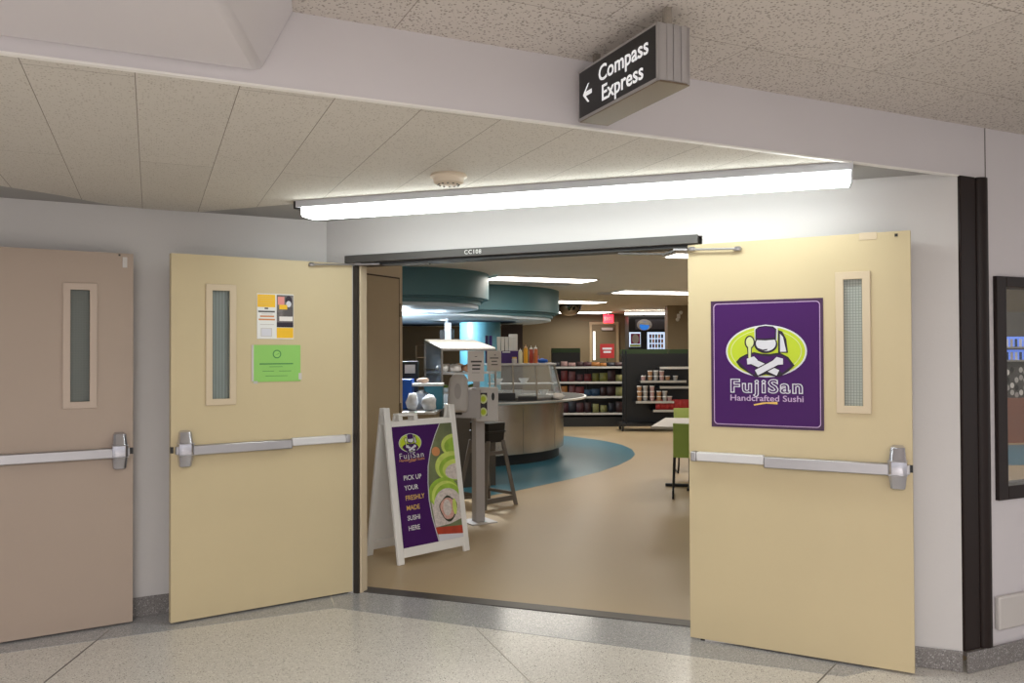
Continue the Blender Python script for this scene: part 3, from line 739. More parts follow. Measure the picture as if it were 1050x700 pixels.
MB().box(-.03, gx - ins + .03, .07, dpt - .08, gh, gh + .03).build('top_shelf', m_steell, gc, .004)
MB().box(.02, gx - ins, .12, dpt - .1, .20, .215).build('inner_shelf', m_greyl, gc)
MB().box(.02, gx - .04, .02, dpt - .05, .0, .05).build('tray', m_steell, gc)
gtop = .893 + gh + .03
def gl(u, v, z=0):
    r = math.radians(8); return (p0.x + u * math.cos(r) - v * math.sin(r), CZ - .25 + u * math.sin(r) + v * math.cos(r), z)
bow = MB().lathe([(.03, 0), (.07, .06), (.075, .07), (.06, .055), (0, .02)], seg=18).build('bowl', m_white, smooth=True)
bow.location = gl(.14, .25, .893 + .215); tag(bow, 'white bowl at the left of the upper shelf in the glass case', 'bowl', 'white bowls in the glass food case')
for k, (u, v, z, la_) in enumerate(((.42, .26, .893 + .05, 'white bowl in the middle of the tray in the glass case'), (.52, .3, .893 + .215, 'white bowl at the right of the upper shelf in the glass case'), (.14, .2, .893 + .05, 'white bowl at the left of the tray in the glass case'), (.8, .25, .893 + .05, 'white bowl at the right of the tray in the glass case'))): dup(bow, gl(u, v, z), label=la_)
napk = MB().m(m_paper).blob((0, 0, .05), .09, .06, .05, .25).build('paper_napkins', smooth='all'); napk.location = gl(.93, -.12, .893); tag(napk, 'crumpled pale napkins on the island counter right of the case', 'napkins')
for k, (u, v) in enumerate(((.2, -.16), (.5, -.16))):
    o = MB().box(-.13, .13, -.05, .05, 0, .10 if k == 0 else .05).build('serving_box', m_black, bevel=.005); o.location = gl(u, v, .893); tag(o, 'black tray box on the island counter, ' + ('the taller one at left' if k == 0 else 'the lower one right of the taller'), 'tray')
# squeeze bottles
def bottle(px, mm, cap, h, label):
    u = (px - 503) * CZ / 850
    o = empty('squeeze_bottle', gl(u, .16, gtop), 0, label, 'bottle', 'squeeze bottles on the glass case')
    MB().lathe([(.027, 0), (.03, .01), (.03, h * .72), (.022, h * .80)], seg=16).build('body', mm, o, smooth=True)
    MB().lathe([(.024, h * .80), (.022, h * .86), (.006, h * .9), (.003, h)], seg=12).build('nozzle', cap, o, smooth=True)
bottle(535.5, mat('cream_sauce', (.75, .74, .55), .4), m_white, .215, 'white squeeze bottle, leftmost on the glass case')
bottle(541.2, mat('mustard', (.85, .42, .02), .4), mat('cap_or', (.8, .45, .2), .4), .265, 'yellow mustard squeeze bottle on the glass case')
bottle(546.8, mat('ketchup', (.35, .03, .01), .4), m_white, .25, 'dark red ketchup squeeze bottle on the glass case')
bottle(551.5, mat('orange_sauce', (.60, .16, .05), .4), m_white, .255, 'orange sauce squeeze bottle, rightmost on the glass case')
jar = empty('jar', gl((529 - 503) * CZ / 850, .12, gtop), 0, 'small jar with a yellow lid left of the squeeze bottles', 'jar')
MB().lathe([(.035, 0), (.037, .06), (.03, .07)], seg=16).build('glass', m_greyl, jar, smooth=True); MB().lathe([(.033, .07), (.033, .09)], seg=16).build('lid', m_gold, jar)
ct = empty('purple_carton', gl((511 - 503) * CZ / 850, .2, gtop), 0, 'dark purple carton on the glass case', 'carton')
MB().box(0, .32, 0, .2, 0, .175).build('body', mat('carton_purple', (.045, .01, .14), .5), ct, .004); MB().box(.09, .2, -.002, 0, .15, .17).build('label', m_pale, ct)
tk = empty('takeout_boxes', (0, 0, 0)); bpy.data.objects.remove(tk)
tb = MB(); tb.hexa([(0, 0, 0), (.045, 0, 0), (.045, .16, 0), (0, .16, 0), (-.004, 0, .20), (.049, 0, .20), (.049, .16, .20), (-.004, .16, .20)]); tb = tb.build('takeout_container', m_white, bevel=.006)
labs = ['leftmost', 'second from left', 'third from left', 'fourth from left', 'rightmost']
for k in range(5):
    o = tb if k == 0 else tb.copy()
    if k: COL.objects.link(o)
    o.location = gl((512 - 503) * CZ / 850 + k * .056, .2, gtop + .176); tag(o, labs[k] + ' of the white takeout containers standing on the purple carton', 'container', 'takeout containers on the carton')
o = MB().box(0, .13, 0, .16, 0, .24).build('takeout_container', m_offw, bevel=.01); o.location = gl((532 - 503) * CZ / 850 - .04, .42, gtop); 
o.location = gl((526 - 503) * CZ / 850, .41, gtop - .0 ); o.scale = (1, .6, 1.75); tag(o, 'large pale takeout container behind the purple carton', 'container')
for k, px in enumerate((500.5, 504.5)):
    o = MB().box(0, .045, 0, .1, 0, .52).build('cup_sleeve', mat('sleeve%d' % k, (.05, .02, .22) if k else (.03, .02, .12), .5), bevel=.006); o.location = gl((px - 503) * CZ / 850, .3, gtop - .15 + .15); o.scale = (1, 1, .76); tag(o, ('right' if k else 'left') + ' of two dark blue purple upright sleeves left of the carton', 'sleeve')
o = MB().m(mat('blue_cloth', (.02, .12, .55), .8)).blob((0, 0, .035), .085, .07, .035, .2).build('cloth', smooth='all'); o.location = gl(.78, .25, gtop); tag(o, 'bright blue folded cloth on the right end of the glass case', 'cloth')
o = MB().m(mat('pinkish_pack', (.45, .28, .33), .7)).box(-.03, .03, -.03, .03, 0, .11).build('snack_pack', bevel=.004); o.location = gl(.72, .35, gtop); tag(o, 'small pink and white pack behind the blue cloth', 'pack')

# ------------------------------------------------------------------ sneeze-guard display case at left
q0 = V(453, 361, 9.4); ra = math.radians(24)
dc = empty('food_display_case', (q0.x, q0.y, 0), ra, 'steel food display case with a white sloped canopy, left of the stand', 'display case')
cw, cd = .66, .62; zF, zBk = 1.585, 1.69
b = MB(); quad(b, (-.0, 0, zF), (cw, 0, zF), (cw - .03, cd, zBk), (0, cd, zBk), .02); b.build('canopy', m_white, dc, .004)
MB().bar((0, -.005, zF - .006), (cw, -.005, zF - .006), .014, .02).build('front_rail', m_steel, dc)
for x in (0, cw):
    for y, zt_ in ((0, zF), (cd, zBk)): MB().box(x - .01, x + .01, y - .01, y + .01, .9, zt_).build('post', m_steel, dc)
MB().bar((0, 0, zF), (0, cd, zBk), .02, .02).build('side_rail', m_steel, dc); MB().bar((0, 0, 1.35), (0, cd, 1.35), .012, .012).build('side_rail', m_steel, dc)
b = MB(); quad(b, (.0, 0, .92), (0, cd, .92), (0, cd, zBk), (0, 0, zF), .004); b.build('glass_side', m_glassb, dc)
MB().box(.01, cw, .02, cd, 1.30, 1.32).build('shelf', m_steell, dc)
MB().box(.0, cw, 0, cd, 0, .92).build('cabinet', mat('cabinet_dark', (.10, .085, .07), .5), dc, .004)
MB().box(.01, cw, .02, cd, 1.08, 1.095).build('shelf', m_steell, dc)
def dl(u, v, z=0): return (q0.x + u * math.cos(ra) - v * math.sin(ra), q0.y + u * math.sin(ra) + v * math.cos(ra), z)
fcol = [m_white, mat('bread', (.62, .42, .26), .7), mat('wrap', (.72, .60, .52), .7), mat('pastry', (.45, .24, .14), .7), m_paper]
for k in range(6):
    o = MB().m(fcol[(k * 2) % 5 if k else 0]).blob((0, 0, .05), .075, .06, .05, .2).build('wrapped_sandwich', smooth='all'); o.location = dl(.07 + k * .075, .15 + .07 * (k % 2), 1.32)
    tag(o, ['white wrapped sandwich at the left end of the upper shelf', 'brown wrapped sandwich second from left on the upper shelf', 'pale paper sandwich third from left on the upper shelf', 'tan wrapped sandwich fourth from left on the upper shelf', 'dark crusted pastry fifth from left on the upper shelf', 'white wrapped sandwich at the right of the upper shelf'][k], 'sandwich', 'wrapped food on the display case shelf')
for k, (u, mm) in enumerate(((.10, mat('salad', (.20, .32, .06), .7)), (.27, m_steell), (.44, mat('salad2', (.12, .20, .05), .7)))):
    o = MB(); o.box(-.07, .07, -.12, .12, 0, .05); o = o.build('food_pan', m_steell, bevel=.004); o.location = dl(u, .2, 1.095); tag(o, ['left', 'middle', 'right'][k] + ' steel food pan on the lower shelf of the display case', 'pan', 'food pans in the display case')
    if k != 1:
        f_ = MB().m(mm).blob((0, 0, .055), .06, .1, .03, .25).build('salad', smooth='all'); f_.location = dl(u, .2, 1.095); tag(f_, 'green salad heaped in the ' + ['left', 'middle', 'right'][k] + ' food pan', 'salad')
# counter left of it
ck = V(432, 420, 9.0)
wc = empty('work_counter', (ck.x, 8.7, 0), 0, 'steel topped work counter behind the sandwich board', 'counter')
MB().box(-.9, .17, 0, .60, 0, .90).build('cabinet', m_tand, wc, .004); MB().box(-.92, .19, -.02, .62, .90, .93).build('top', m_steell, wc, .004)
def item(o, px, Y, z, label, cat, group=None):
    o.location = (V(px, 400, Y).x, Y, z); return tag(o, label, cat, group)
item(MB().box(-.09, .05, -.1, .1, 0, .33).build('storage_bin', mat('blue_bin', (.01, .10, .50), .4), bevel=.01), 419, 9.15, .93, 'bright blue bin on the work counter beside the tan wall', 'bin')
item(MB().m(mat('bag_white', (.86, .90, .96), .4)).blob((0, 0, .09), .07, .08, .10, .22).build('plastic_bag', smooth='all'), 423, 8.88, .93, 'white plastic bag at the left of the work counter', 'bag', 'white bags on the work counter')
item(MB().m(mat('bag_white2', (.86, .90, .96), .4)).blob((0, 0, .08), .08, .08, .09, .22).build('plastic_bag', smooth='all'), 440, 8.85, .93, 'white plastic bag at the right of the work counter', 'bag', 'white bags on the work counter')
item(MB().m(mat('film', (.35, .40, .48), .3)).blob((0, 0, .10), .10, .08, .12, .3).build('wrapped_tray', smooth='all'), 431, 9.08, .93, 'grey film wrapped tray between the white bags', 'tray')
item(MB().box(-.09, .11, -.08, .08, 0, .25).build('box', mat('teal_box', (.03, .20, .28), .5), bevel=.006), 444, 9.16, .93, 'teal box with white top at the right of the work counter', 'box')
item(MB().box(-.17, .19, -.10, .10, 0, .03).build('tray', m_white, bevel=.004), 437, 9.16, 1.182, 'long white tray of food resting on the teal box', 'tray')
item(MB().m(mat('sand', (.70, .52, .42), .7)).blob((0, 0, .03), .07, .05, .03, .2).build('wrapped_sandwich', smooth='all'), 434, 9.16, 1.212, 'pale wrapped sandwich on the long white tray', 'sandwich')
o = empty('coffee_machine', (V(421, 400, 9.7).x, 9.65, 0), 0, 'tall black machine with a grey display beside the tan wall', 'machine')
MB().box(-.12, .09, 0, .12, 0, 1.45).build('body', m_black, o, .01); MB().box(-.06, .06, -.006, 0, 1.31, 1.41).build('display', m_greyl, o)
o = empty('wire_stand', (V(429, 400, 9.74).x, 9.95, 0), 0, 'thin dark wire stand behind the work counter', 'stand')
MB().tube([(-.05, 0, 0), (-.05, 0, 1.63), (.10, 0, 1.65)], .007, 6).build('upright', m_bronz, o); MB().tube([(-.05, 0, 1.49), (.06, 0, 1.49)], .006, 6).build('crossbar', m_bronz, o)
o = empty('sauce_bottle', dl(.045, -.12, .0), 0, 'yellow labelled bottle standing before the display case', 'bottle')
o.location = (V(457.5, 400, 8.9).x, 8.95, 0)
bpy.data.objects.remove(o)
# speaker-like boxes and dark objects far behind
o = empty('wall_speaker', V(458, 342, 14.3), 0, 'black wall speaker hanging beneath the teal canopy', 'speaker')
o.location = V(457, 350, 14.0)
MB().box(-.10, -.02, 0, .12, .0, .20).build('cabinet', m_black, o, .01); MB().box(.09, .13, 0, .12, .05, .22).build('side_box', m_black, o, .01); MB().box(-.02, .09, .02, .10, -.10, .32).build('bracket', m_pale, o)
MB().box(-.005, .03, .04, .06, .3, 2.2 - o.location.z).build('hanger', m_pale, o)

# paper signs
def psign(px0, px1, py0, py1, Y, label, rz, lines):
    a = V(px0, py1, Y); c = V(px1, py0, Y)
    o = empty('paper_sign', (a.x, Y, a.z), rz, label, 'sign')
    w_, h_ = c.x - a.x, c.z - a.z
    MB().box(0, w_, 0, .006, 0, h_).build('sheet', m_paper, o)
    b = FL()
    for f, a_, c_2, t in lines: b.m(m_ink).flat(rect(w_ * a_, w_ * c_2, h_ * f, h_ * (f + t)), -.001)
    b.build('print', None, o); return o
sgn = psign(479.5, 496.3, 359.5, 391, 7.5, 'grey paper sign standing above the dispenser box', 0, ((.80, .44, .58, .02), (.62, .2, .86, .055), (.50, .28, .78, .055), (.38, .28, .76, .055), (.28, .26, .74, .01)))
MB().box(.05, .11, .0, .02, -.055, 0).build('holder', m_grey, sgn)
psign(499.5, 514, 359.5, 380.5, 9.3, 'white paper sign hanging from the display case canopy', .1, ((.78, .5, .62, .03), (.62, .2, .8, .05), (.46, .3, .7, .05), (.3, .3, .75, .05)))

# ------------------------------------------------------------------ dispenser stand
bs = G(496, 537)
st = empty('dispenser_stand', (bs.x, bs.y, 0), math.radians(30), 'grey post stand on a flat plate holding dispensers', 'stand')
MB().box(-.13, .13, -.13, .13, 0, .012).build('base_plate', m_greyl, st, .003)
MB().box(-.045, .045, -.045, .045, .012, 1.22).build('post', m_grey, st, .004)
st.location = (V(490.5, 500, 7.6).x, 7.6, 0); 
o = empty('wipe_dispenser', (V(499, 400, 7.45).x, 7.40, .935), math.radians(12), 'light grey box dispenser with a round lime label', 'dispenser')
MB().box(-.10, .105, -.02, .10, 0, .30).build('body', m_greyl, o, .008)
b = FL(); b.m(m_inkp).flat(rect(-.068, .002, .05, .255), -.0212); b.m(m_limel).flat(ell(-.033, .20, .036, .042, 24), -.022); b.m(m_lime).flat(ell(-.033, .20, .022, .026, 20), -.0226); b.m(m_limel).flat(ell(-.033, .085, .034, .04, 24), -.022); b.m(m_lime).flat(ell(-.033, .085, .022, .026, 20), -.0226)
b.m(m_black).flat([(-.068, .13), (.002, .15), (.002, .165), (-.03, .15), (-.068, .155)], -.023); b.m(m_black).flat(ell(.055, .22, .014, .035, 20), -.0214); b.build('label_print', None, o)
o = empty('soap_dispenser', (V(471, 400, 7.4).x, 7.36, 1.02), math.radians(-20), 'rounded grey soap dispenser left of the box dispenser', 'dispenser')
b = MB(); pr = [(.0, .07, .03), (.02, .088, .075), (.08, .095, .10), (.22, .092, .085), (.30, .080, .06), (.335, .05, .03)]
rg = [[b.bm.verts.new((c * w_, -dd * s_ if s_ > 0 else 0, z)) for c, s_ in ((-1, 0), (-.95, .5), (-.6, .9), (0, 1), (.6, .9), (.95, .5), (1, 0))] for z, w_, dd in pr]
for A, Bq in zip(rg, rg[1:]):
    for k in range(7): b._f([A[k], A[(k + 1) % 7], Bq[(k + 1) % 7], Bq[k]])
b._f(rg[0][::-1]); b._f(rg[-1]); b.build('shell', m_greyl, o, .004, True)
t = FL(); t.m(m_grey).flat(ell(.03, .19, .032, .07, 24), -.098); t.build('window', None, o)
MB().box(-.03, .03, -.02, .0, -.02, .01).build('nozzle', m_black, o)
MB().box(-.03, .2, .0, .015, -.05, .20).build('mounting_plate', m_grey, o)

# stool
f0 = G(529, 517); f1 = G(497, 523); eC = (f0 - f1).normalized(); nC = Vector((-eC.y, eC.x)); fw_ = (f0 - f1).length
sc = (f0 + f1) / 2 + nC * .20
so = empty('high_chair', (sc.x, sc.y, 0), rot(eC), 'grey legged high chair with a black seat tub behind the stand', 'high chair')
hw = fw_ / 2
for sx in (-1, 1):
    for sy in (-1, 1):
        MB().bar((sx * hw, sy * .20, .0), (sx * .10, sy * .13, .66), .035, .035).build('leg', m_legw, so)
for sy in (-1, 1):
    MB().bar((-hw + .03, sy * .19, .075), (hw - .03, sy * .19, .075), .02, .05).build('stretcher', m_legw, so); MB().bar((-.13, sy * .145, .54), (.13, sy * .145, .54), .02, .035).build('stretcher', m_legw, so)
for sx in (-1, 1): MB().bar((sx * (hw - .04), -.19, .12), (sx * (hw - .04), .19, .12), .02, .03).build('stretcher', m_legw, so)
b = MB(); b.hexa([(-.10, -.13, .64), (.12, -.13, .64), (.12, .13, .64), (-.10, .13, .64), (-.11, -.14, .84), (.135, -.14, .84), (.135, .14, .84), (-.11, .14, .84)]); b.box(-.115, .14, -.145, .145, .74, .76); b.build('seat_tub', m_black, so, .012)

# ------------------------------------------------------------------ A-frame board
a0 = G(408, 580); a1 = G(481, 564); eA = (a1 - a0).normalized(); aw = (a1 - a0).length
af = empty('sandwich_board', (a0.x, a0.y, 0), rot(eA), 'white folding sandwich board with a purple sushi advert', 'sandwich board')
AH = 1.15
tilt = math.radians(9.5)                                     # front panel leans back
Rf = Matrix.Rotation(-tilt, 4, 'X')
def panel(name, sign_, y0):
    b = MB(); w_ = aw; t = .028
    b.box(0, .055, -t / 2, t / 2, 0, AH); b.box(w_ - .055, w_, -t / 2, t / 2, 0, AH)
    b.box(.055, w_ - .055, -t / 2, t / 2, .045, .12); b.box(.055, w_ - .055, -t / 2, t / 2, 1.0, 1.045)
    b.box(.055, w_ - .055, -t / 4, t / 4, .12, 1.0)
    for u in (.19, .40): b.box(w_ * u, w_ * u + .035, -t / 2, t / 2, 1.045, 1.08)
    b.box(w_ * .19, w_ * .40 + .035, -t / 2, t / 2, 1.08, 1.10)
    bmesh.ops.transform(b.bm, matrix=Matrix.Translation((0, y0, 0)) @ Matrix.Rotation(sign_ * tilt, 4, 'X'), verts=b.bm.verts)
    return b.build(name, m_offw, af, .005)
panel('front_panel', -1, .0)
yb_ = 2 * AH * math.sin(tilt) + .03
panel('back_panel', 1, yb_)
yt = AH * math.sin(tilt)
for x in (.0, aw - .03): MB().box(x, x + .03, yt - .02, yt + .05, AH * math.cos(tilt) - .12, AH * math.cos(tilt) - .05).build('hinge', m_offw, af)
ad = empty('advert_sheet', (0, 0, 0)); ad.parent = af; ad.rotation_euler = (-tilt, 0, 0); ad.location = (0, 0, 0)
px0_, px1_, pz0_, pz1_ = .055, aw - .055, .115, 1.005
# printed sheet is a part, its pictures and words are its sub-parts
bpy.data.objects.remove(ad)
ad = MB().box(px0_, px1_, -.0155, -.0141, pz0_, pz1_).build('advert_sheet', m_purple, af); ad.rotation_euler = (-tilt, 0, 0)
pwid = px1_ - px0_; ph = pz1_ - pz0_
def A_(u, v): return (px0_ + u * pwid, pz0_ + v * ph)
m_avo = mat('avocado_print', (.30, .48, .05), .5, var=.5, vscale=14); m_avol = mat('avocado_light_print', (.55, .66, .14), .5, var=.25, vscale=18)
m_bggr = mat('blurred_green_print', (.16, .19, .09), .5, var=.8, vscale=6); m_rice = mat('rice_print', (.62, .55, .52), .5, var=.5, vscale=70)
m_crab = mat('crab_print', (.62, .36, .30), .5, var=.6, vscale=50); m_nori = mat('nori_print', (.02, .03, .015), .5); m_redt = mat('red_tray_print', (.45, .05, .02), .5, var=.4, vscale=12)
curve = [(.80, 1.0), (.70, .90), (.60, .78), (.53, .64), (.50, .50), (.49, .36), (.51, .22), (.55, .10), (.585, .0)]
b = FL()
b.m(m_pale).flat([A_(u - .012, v) for u, v in curve] + [A_(1, 0), A_(1, 1)], -.0158)
b.m(m_bggr).flat([A_(u, v) for u, v in curve] + [A_(1, 0), A_(1, 1)], -.0162)
def clip(pts):
    out = []
    for u, v in pts:
        lim = .5
        for (u0_, v0_), (u1_, v1_) in zip(curve, curve[1:]):
            if v1_ <= v <= v0_: lim = u0_ + (u1_ - u0_) * (v0_ - v) / (v0_ - v1_)
        out.append(A_(max(lim, min(1, u)), max(0, min(1, v))))
    return out
b.m(m_orange).flat(clip(ell(.68, .76, .07, .04, 20)), -.0166)
b.m(m_avol).flat(clip(ell(1.0, .80, .22, .10, 30)), -.0166); b.m(m_avo).flat(clip(ell(1.03, .79, .2, .08, 30)), -.0169)
b.m(m_avol).flat(clip(ell(.92, .62, .28, .13, 30)), -.0172); b.m(m_avo).flat(clip(ell(.96, .60, .26, .11, 30)), -.0175); b.m(m_avol).flat(clip(ell(1.0, .59, .24, .09, 30)), -.0178)
b.m(m_rice).flat(clip(ell(1.0, .57, .2, .07, 30)), -.0181)
b.m(m_redt).flat([A_(*p) for p in ((.54, .12), (1, .10), (1, .03), (.57, .06))], -.0181)
b.m(m_pale).flat([A_(*p) for p in ((.57, .06), (1, .03), (1, 0), (.585, 0))], -.0182)
b.m(m_rice).flat(clip([(.5, .12), (.5, .45), (.97, .45), (1, .16), (.8, .13)]), -.0184)
b.m(m_avo).flat(clip(ell(.74, .40, .26, .13, 36)), -.0187); b.m(m_avol).flat(clip(ell(.77, .375, .24, .125, 36)), -.019)
b.m(m_avo).flat(clip(ell(.80, .355, .23, .12, 36)), -.0192)
b.m(m_rice).flat(clip(ell(.79, .30, .235, .135, 36)), -.0194)
b.m(m_nori).flat(clip([(.79 + .15 * math.cos(a) * (1 + .1 * math.sin(3 * a)), .26 + .105 * math.sin(a) * (1 + .08 * math.cos(4 * a))) for a in [k * math.pi / 18 for k in range(36)]]), -.0197)
b.m(m_crab).flat(clip([(.785 + .13 * math.cos(a) * (1 + .1 * math.sin(3 * a)), .262 + .092 * math.sin(a)) for a in [k * math.pi / 18 for k in range(36)]]), -.02)
b.m(m_avol).flat(clip(ell(.90, .27, .035, .07, 20)), -.0203); b.m(m_rice).flat(clip(ell(.77, .27, .07, .07, 20)), -.0203)
pic = b.build('picture', None, ad); pic['label'] = 'printed picture of sushi rolls'
ec = A_(.27, .855); emblem(ad, ec[0], ec[1] - .0, .00036, -.0160, m_white, None, m_orange, tsize=165, small=True)
for o_ in ad.children:
    if o_.name.startswith('emblem'): pass
for k, (s_, mm) in enumerate((('PICK UP', m_white), ('YOUR', m_white), ('FRESHLY', m_gold), ('MADE', m_gold), ('SUSHI', m_white), ('HERE', m_white))):
    x, z = A_(.10, .565 - k * .083)
    text('lettering', s_, .050, x + .002, z, -.0162, mm, ad, 'LEFT', off=.0004, sx=.92)

# ------------------------------------------------------------------ right side table and chairs
tc_ = [G(667, 437, .74), G(682, 428, .74)]; e_t = (tc_[1] - tc_[0]).normalized(); n_t = Vector((e_t.y, -e_t.x))
tl = (tc_[1] - tc_[0]).length
tbl = empty('cafe_table', (*tc_[0], 0), rot(e_t), 'pale rectangular cafe table partly behind the right door', 'table')
MB().box(0, tl, -.75, 0, .71, .74).build('tabletop', m_tablet, tbl, .006)
MB().tube([(tl / 2, -.375, .03), (tl / 2, -.375, .71)], .035, 12).build('pedestal', m_blackm, tbl, smooth=True)
b = MB(); b.bar((tl / 2 - .3, -.375, .02), (tl / 2 + .3, -.375, .02), .05, .03); b.bar((tl / 2, -.67, .02), (tl / 2, -.08, .02), .05, .03); b.build('foot', m_blackm, tbl)
def chair(p, rz, mm, label):
    o = empty('cafe_chair', (p[0], p[1], 0), rz, label, 'chair', 'cafe chairs at the table')
    b = MB()                         # backrest, x across, facing +y
    n = 9
    v = [[b.bm.verts.new((-.21 + .42 * i / (n - 1), -.21 - .03 * math.sin(math.pi * i / (n - 1)) - .05 * k + t, .44 + .36 * k)) for i in range(n)] for t in (0, .012) for k in (0, 1)]
    for i in range(n - 1):
        b._f([v[0][i], v[0][i + 1], v[1][i + 1], v[1][i]]); b._f([v[2][i], v[3][i], v[3][i + 1], v[2][i + 1]])
        b._f([v[1][i], v[1][i + 1], v[3][i + 1], v[3][i]]); b._f([v[0][i], v[2][i], v[2][i + 1], v[0][i + 1]])
    b._f([v[0][0], v[1][0], v[3][0], v[2][0]]); b._f([v[0][-1], v[2][-1], v[3][-1], v[1][-1]])
    b.build('backrest', mm, o, .004, True)
    MB().box(-.21, .21, -.20, .22, .435, .455).build('seat', mm, o, .01, True)
    for sx in (-1, 1):
        MB().tube([(sx * .19, -.19, .44), (sx * .205, -.23, .36), (sx * .215, -.25, .02), (sx * .215, -.22, .012), (sx * .215, .22, .012), (sx * .205, .2, .1), (sx * .19, .18, .43)], .011, 8).build('leg', m_blackm, o, smooth=True)
    MB().tube([(-.19, 0, .425), (.19, 0, .425)], .010, 8).build('crossbar', m_blackm, o)
    return o
cp = G(688, 513)
chair((cp.x + .285, cp.y + .23), math.radians(-11), m_seatg, 'green backed chair with black sled legs nearest the table')
cq = G(706, 480); 
chair((V(703, 430, 10.6).x + .12, 10.75), math.radians(176), m_seatp, 'pale green chair on the far side of the table')
o = MB().tube([(0, 0, .02), (.5, 0, .03)], .018, 8).build('floor_bar', m_blackm); bpy.data.objects.remove(o)

# ------------------------------------------------------------------ shelf racks
RY = 17.2
def zat(y, Y): return V(525, y, Y).z
xl, xr = V(566, 400, RY).x, V(641, 400, RY).x
rk = empty('shelf_rack', (xl, RY, 0), 0, 'long black gondola rack with white edged shelves of snacks', 'shelf')
rw = xr - xl
MB().box(0, rw, .42, .46, 0.05, zat(372, RY)).build('back_panel', m_black, rk)
MB().box(0, rw, .02, .42, 0.0, .2).build('base', m_black, rk)
for x in (0, rw * .5, rw - .03): MB().box(x, x + .03, .38, .42, 0, zat(371, RY)).build('upright', m_blackm, rk)
levels = [zat(y, RY) for y in (376.5, 392, 407, 424)]
m_edge = mat('shelf_edge', (.50, .48, .45), .5)
for z in levels:
    s_ = MB().box(0, rw, .02, .42, z - .02, z).build('shelf', m_blackm, rk)
    MB().box(0, rw, .0, .02, z - .03, z + .012).build('price_rail', m_edge, s_)
cols = [(.07, .02, .025), (.16, .05, .05), (.05, .02, .02), (.16, .15, .03), (.40, .24, .22), (.02, .05, .10), (.35, .13, .02), (.04, .10, .04), (.15, .02, .02), (.30, .28, .10), (.02, .02, .03), (.07, .04, .03)]
pm = [mat('packet%d' % i, c, .5, var=.5, vscale=30) for i, c in enumerate(cols)]
def bagmesh(w, h, mm):
    b = MB(); b.m(mm)
    rows = [(0, .3, .010), (.08, .48, .02), (.4, .5, .045), (.75, .48, .03), (.93, .46, .008), (1, .48, .004)]
    rg = [[b.bm.verts.new((c * w * kw / .5 * .5, s_ * d_, z * h)) for c, s_ in ((-1, 0), (-.5, -1), (.5, -1), (1, 0), (.5, 1), (-.5, 1))] for z, kw, d_ in rows]
    for A, Bq in zip(rg, rg[1:]):
        for k in range(6): b._f([A[k], A[(k + 1) % 6], Bq[(k + 1) % 6], Bq[k]])
    b._f(rg[0][::-1]); b._f(rg[-1])
    o = b.build('snack_packet', smooth=True); return o
bags = [bagmesh(.17, .24, m) for m in pm]
used = set()
cname = ['maroon', 'dull red', 'near black', 'olive yellow', 'pink', 'navy blue', 'orange', 'dark green', 'deep red', 'khaki', 'black', 'brown']
lv = ['top', 'second', 'third', 'lowest']
for li, z in enumerate(levels):
    n = 9
    for k in range(n):
        i = random.randrange(12)
        if li == 0: i = [10, 4, 4, 2, 0, 6, 6, 10, 2][k]
        if li == 1: i = [0, 8, 1, 0, 8, 3, 3, 2, 9][k]
        if li == 2: i = [8, 6, 1, 8, 5, 5, 2, 2, 9][k]
        if li == 3: i = [2, 0, 10, 0, 2, 9, 9, 10, 2][k]
        o = bags[i] if i not in used else bags[i].copy()
        if i in used: COL.objects.link(o)
        used.add(i)
        hsc = (.50 if li == 0 else .92)
        o.scale = (random.uniform(.75, 1.05), 1, hsc * random.uniform(.6, 1.1)); o.location = (xl + .1 + k * (rw - .2) / (n - 1), RY + .16 + random.uniform(0, .05), z)
        tag(o, '%s snack packet on the %s gondola rack shelf, %s from left' % (cname[i], lv[li], ['first', 'second', 'third', 'fourth', 'fifth', 'sixth', 'seventh', 'eighth', 'ninth'][k]), 'snack packet', 'snack packets on the gondola rack')
for i, o in enumerate(bags):
    if i not in used: bpy.data.objects.remove(o)
# red sign on top of the rack
o = empty('rack_sign', (V(622.5, 353, RY + .4).x, RY + .395, zat(371, RY)), 0, 'red sign with two white lines above the gondola rack', 'sign')
MB().box(-.15, .15, 0, .01, .07, .37).build('board', m_redp, o); MB().box(-.01, .01, 0, .01, 0, .07).build('stem', m_blackm, o)
b = FL(); b.m(m_pale).flat(rect(-.10, .10, .25, .29), -.001); b.m(m_pale).flat(rect(-.08, .08, .18, .22), -.001); b.build('print', None, o)
# dark units with green tops behind
for (xa_, xb_, ya_, Y, lab) in ((566, 595, 357, 19.0, 'black shelf unit with a green topped edge behind the gondola rack'), (638, 684, 358, 18.6, 'wide black shelf unit with a green edge before the drinks cooler'), (686, 712, 358, 18.9, 'black shelf unit with a green edge near the right door')):
    A1 = V(xa_, ya_, Y); B1_ = V(xb_, ya_, Y)
    o = empty('shelf_unit', (A1.x, Y, 0), 0, lab, 'shelf'); w_ = B1_.x - A1.x
    MB().box(0, w_, 0, .4, 0, A1.z - .1).build('body', m_black, o, .005); MB().box(0, w_, -.005, .4, A1.z - .1, A1.z).build('top_edge', mat('dark_green', (.02, .05, .01), .5), o)
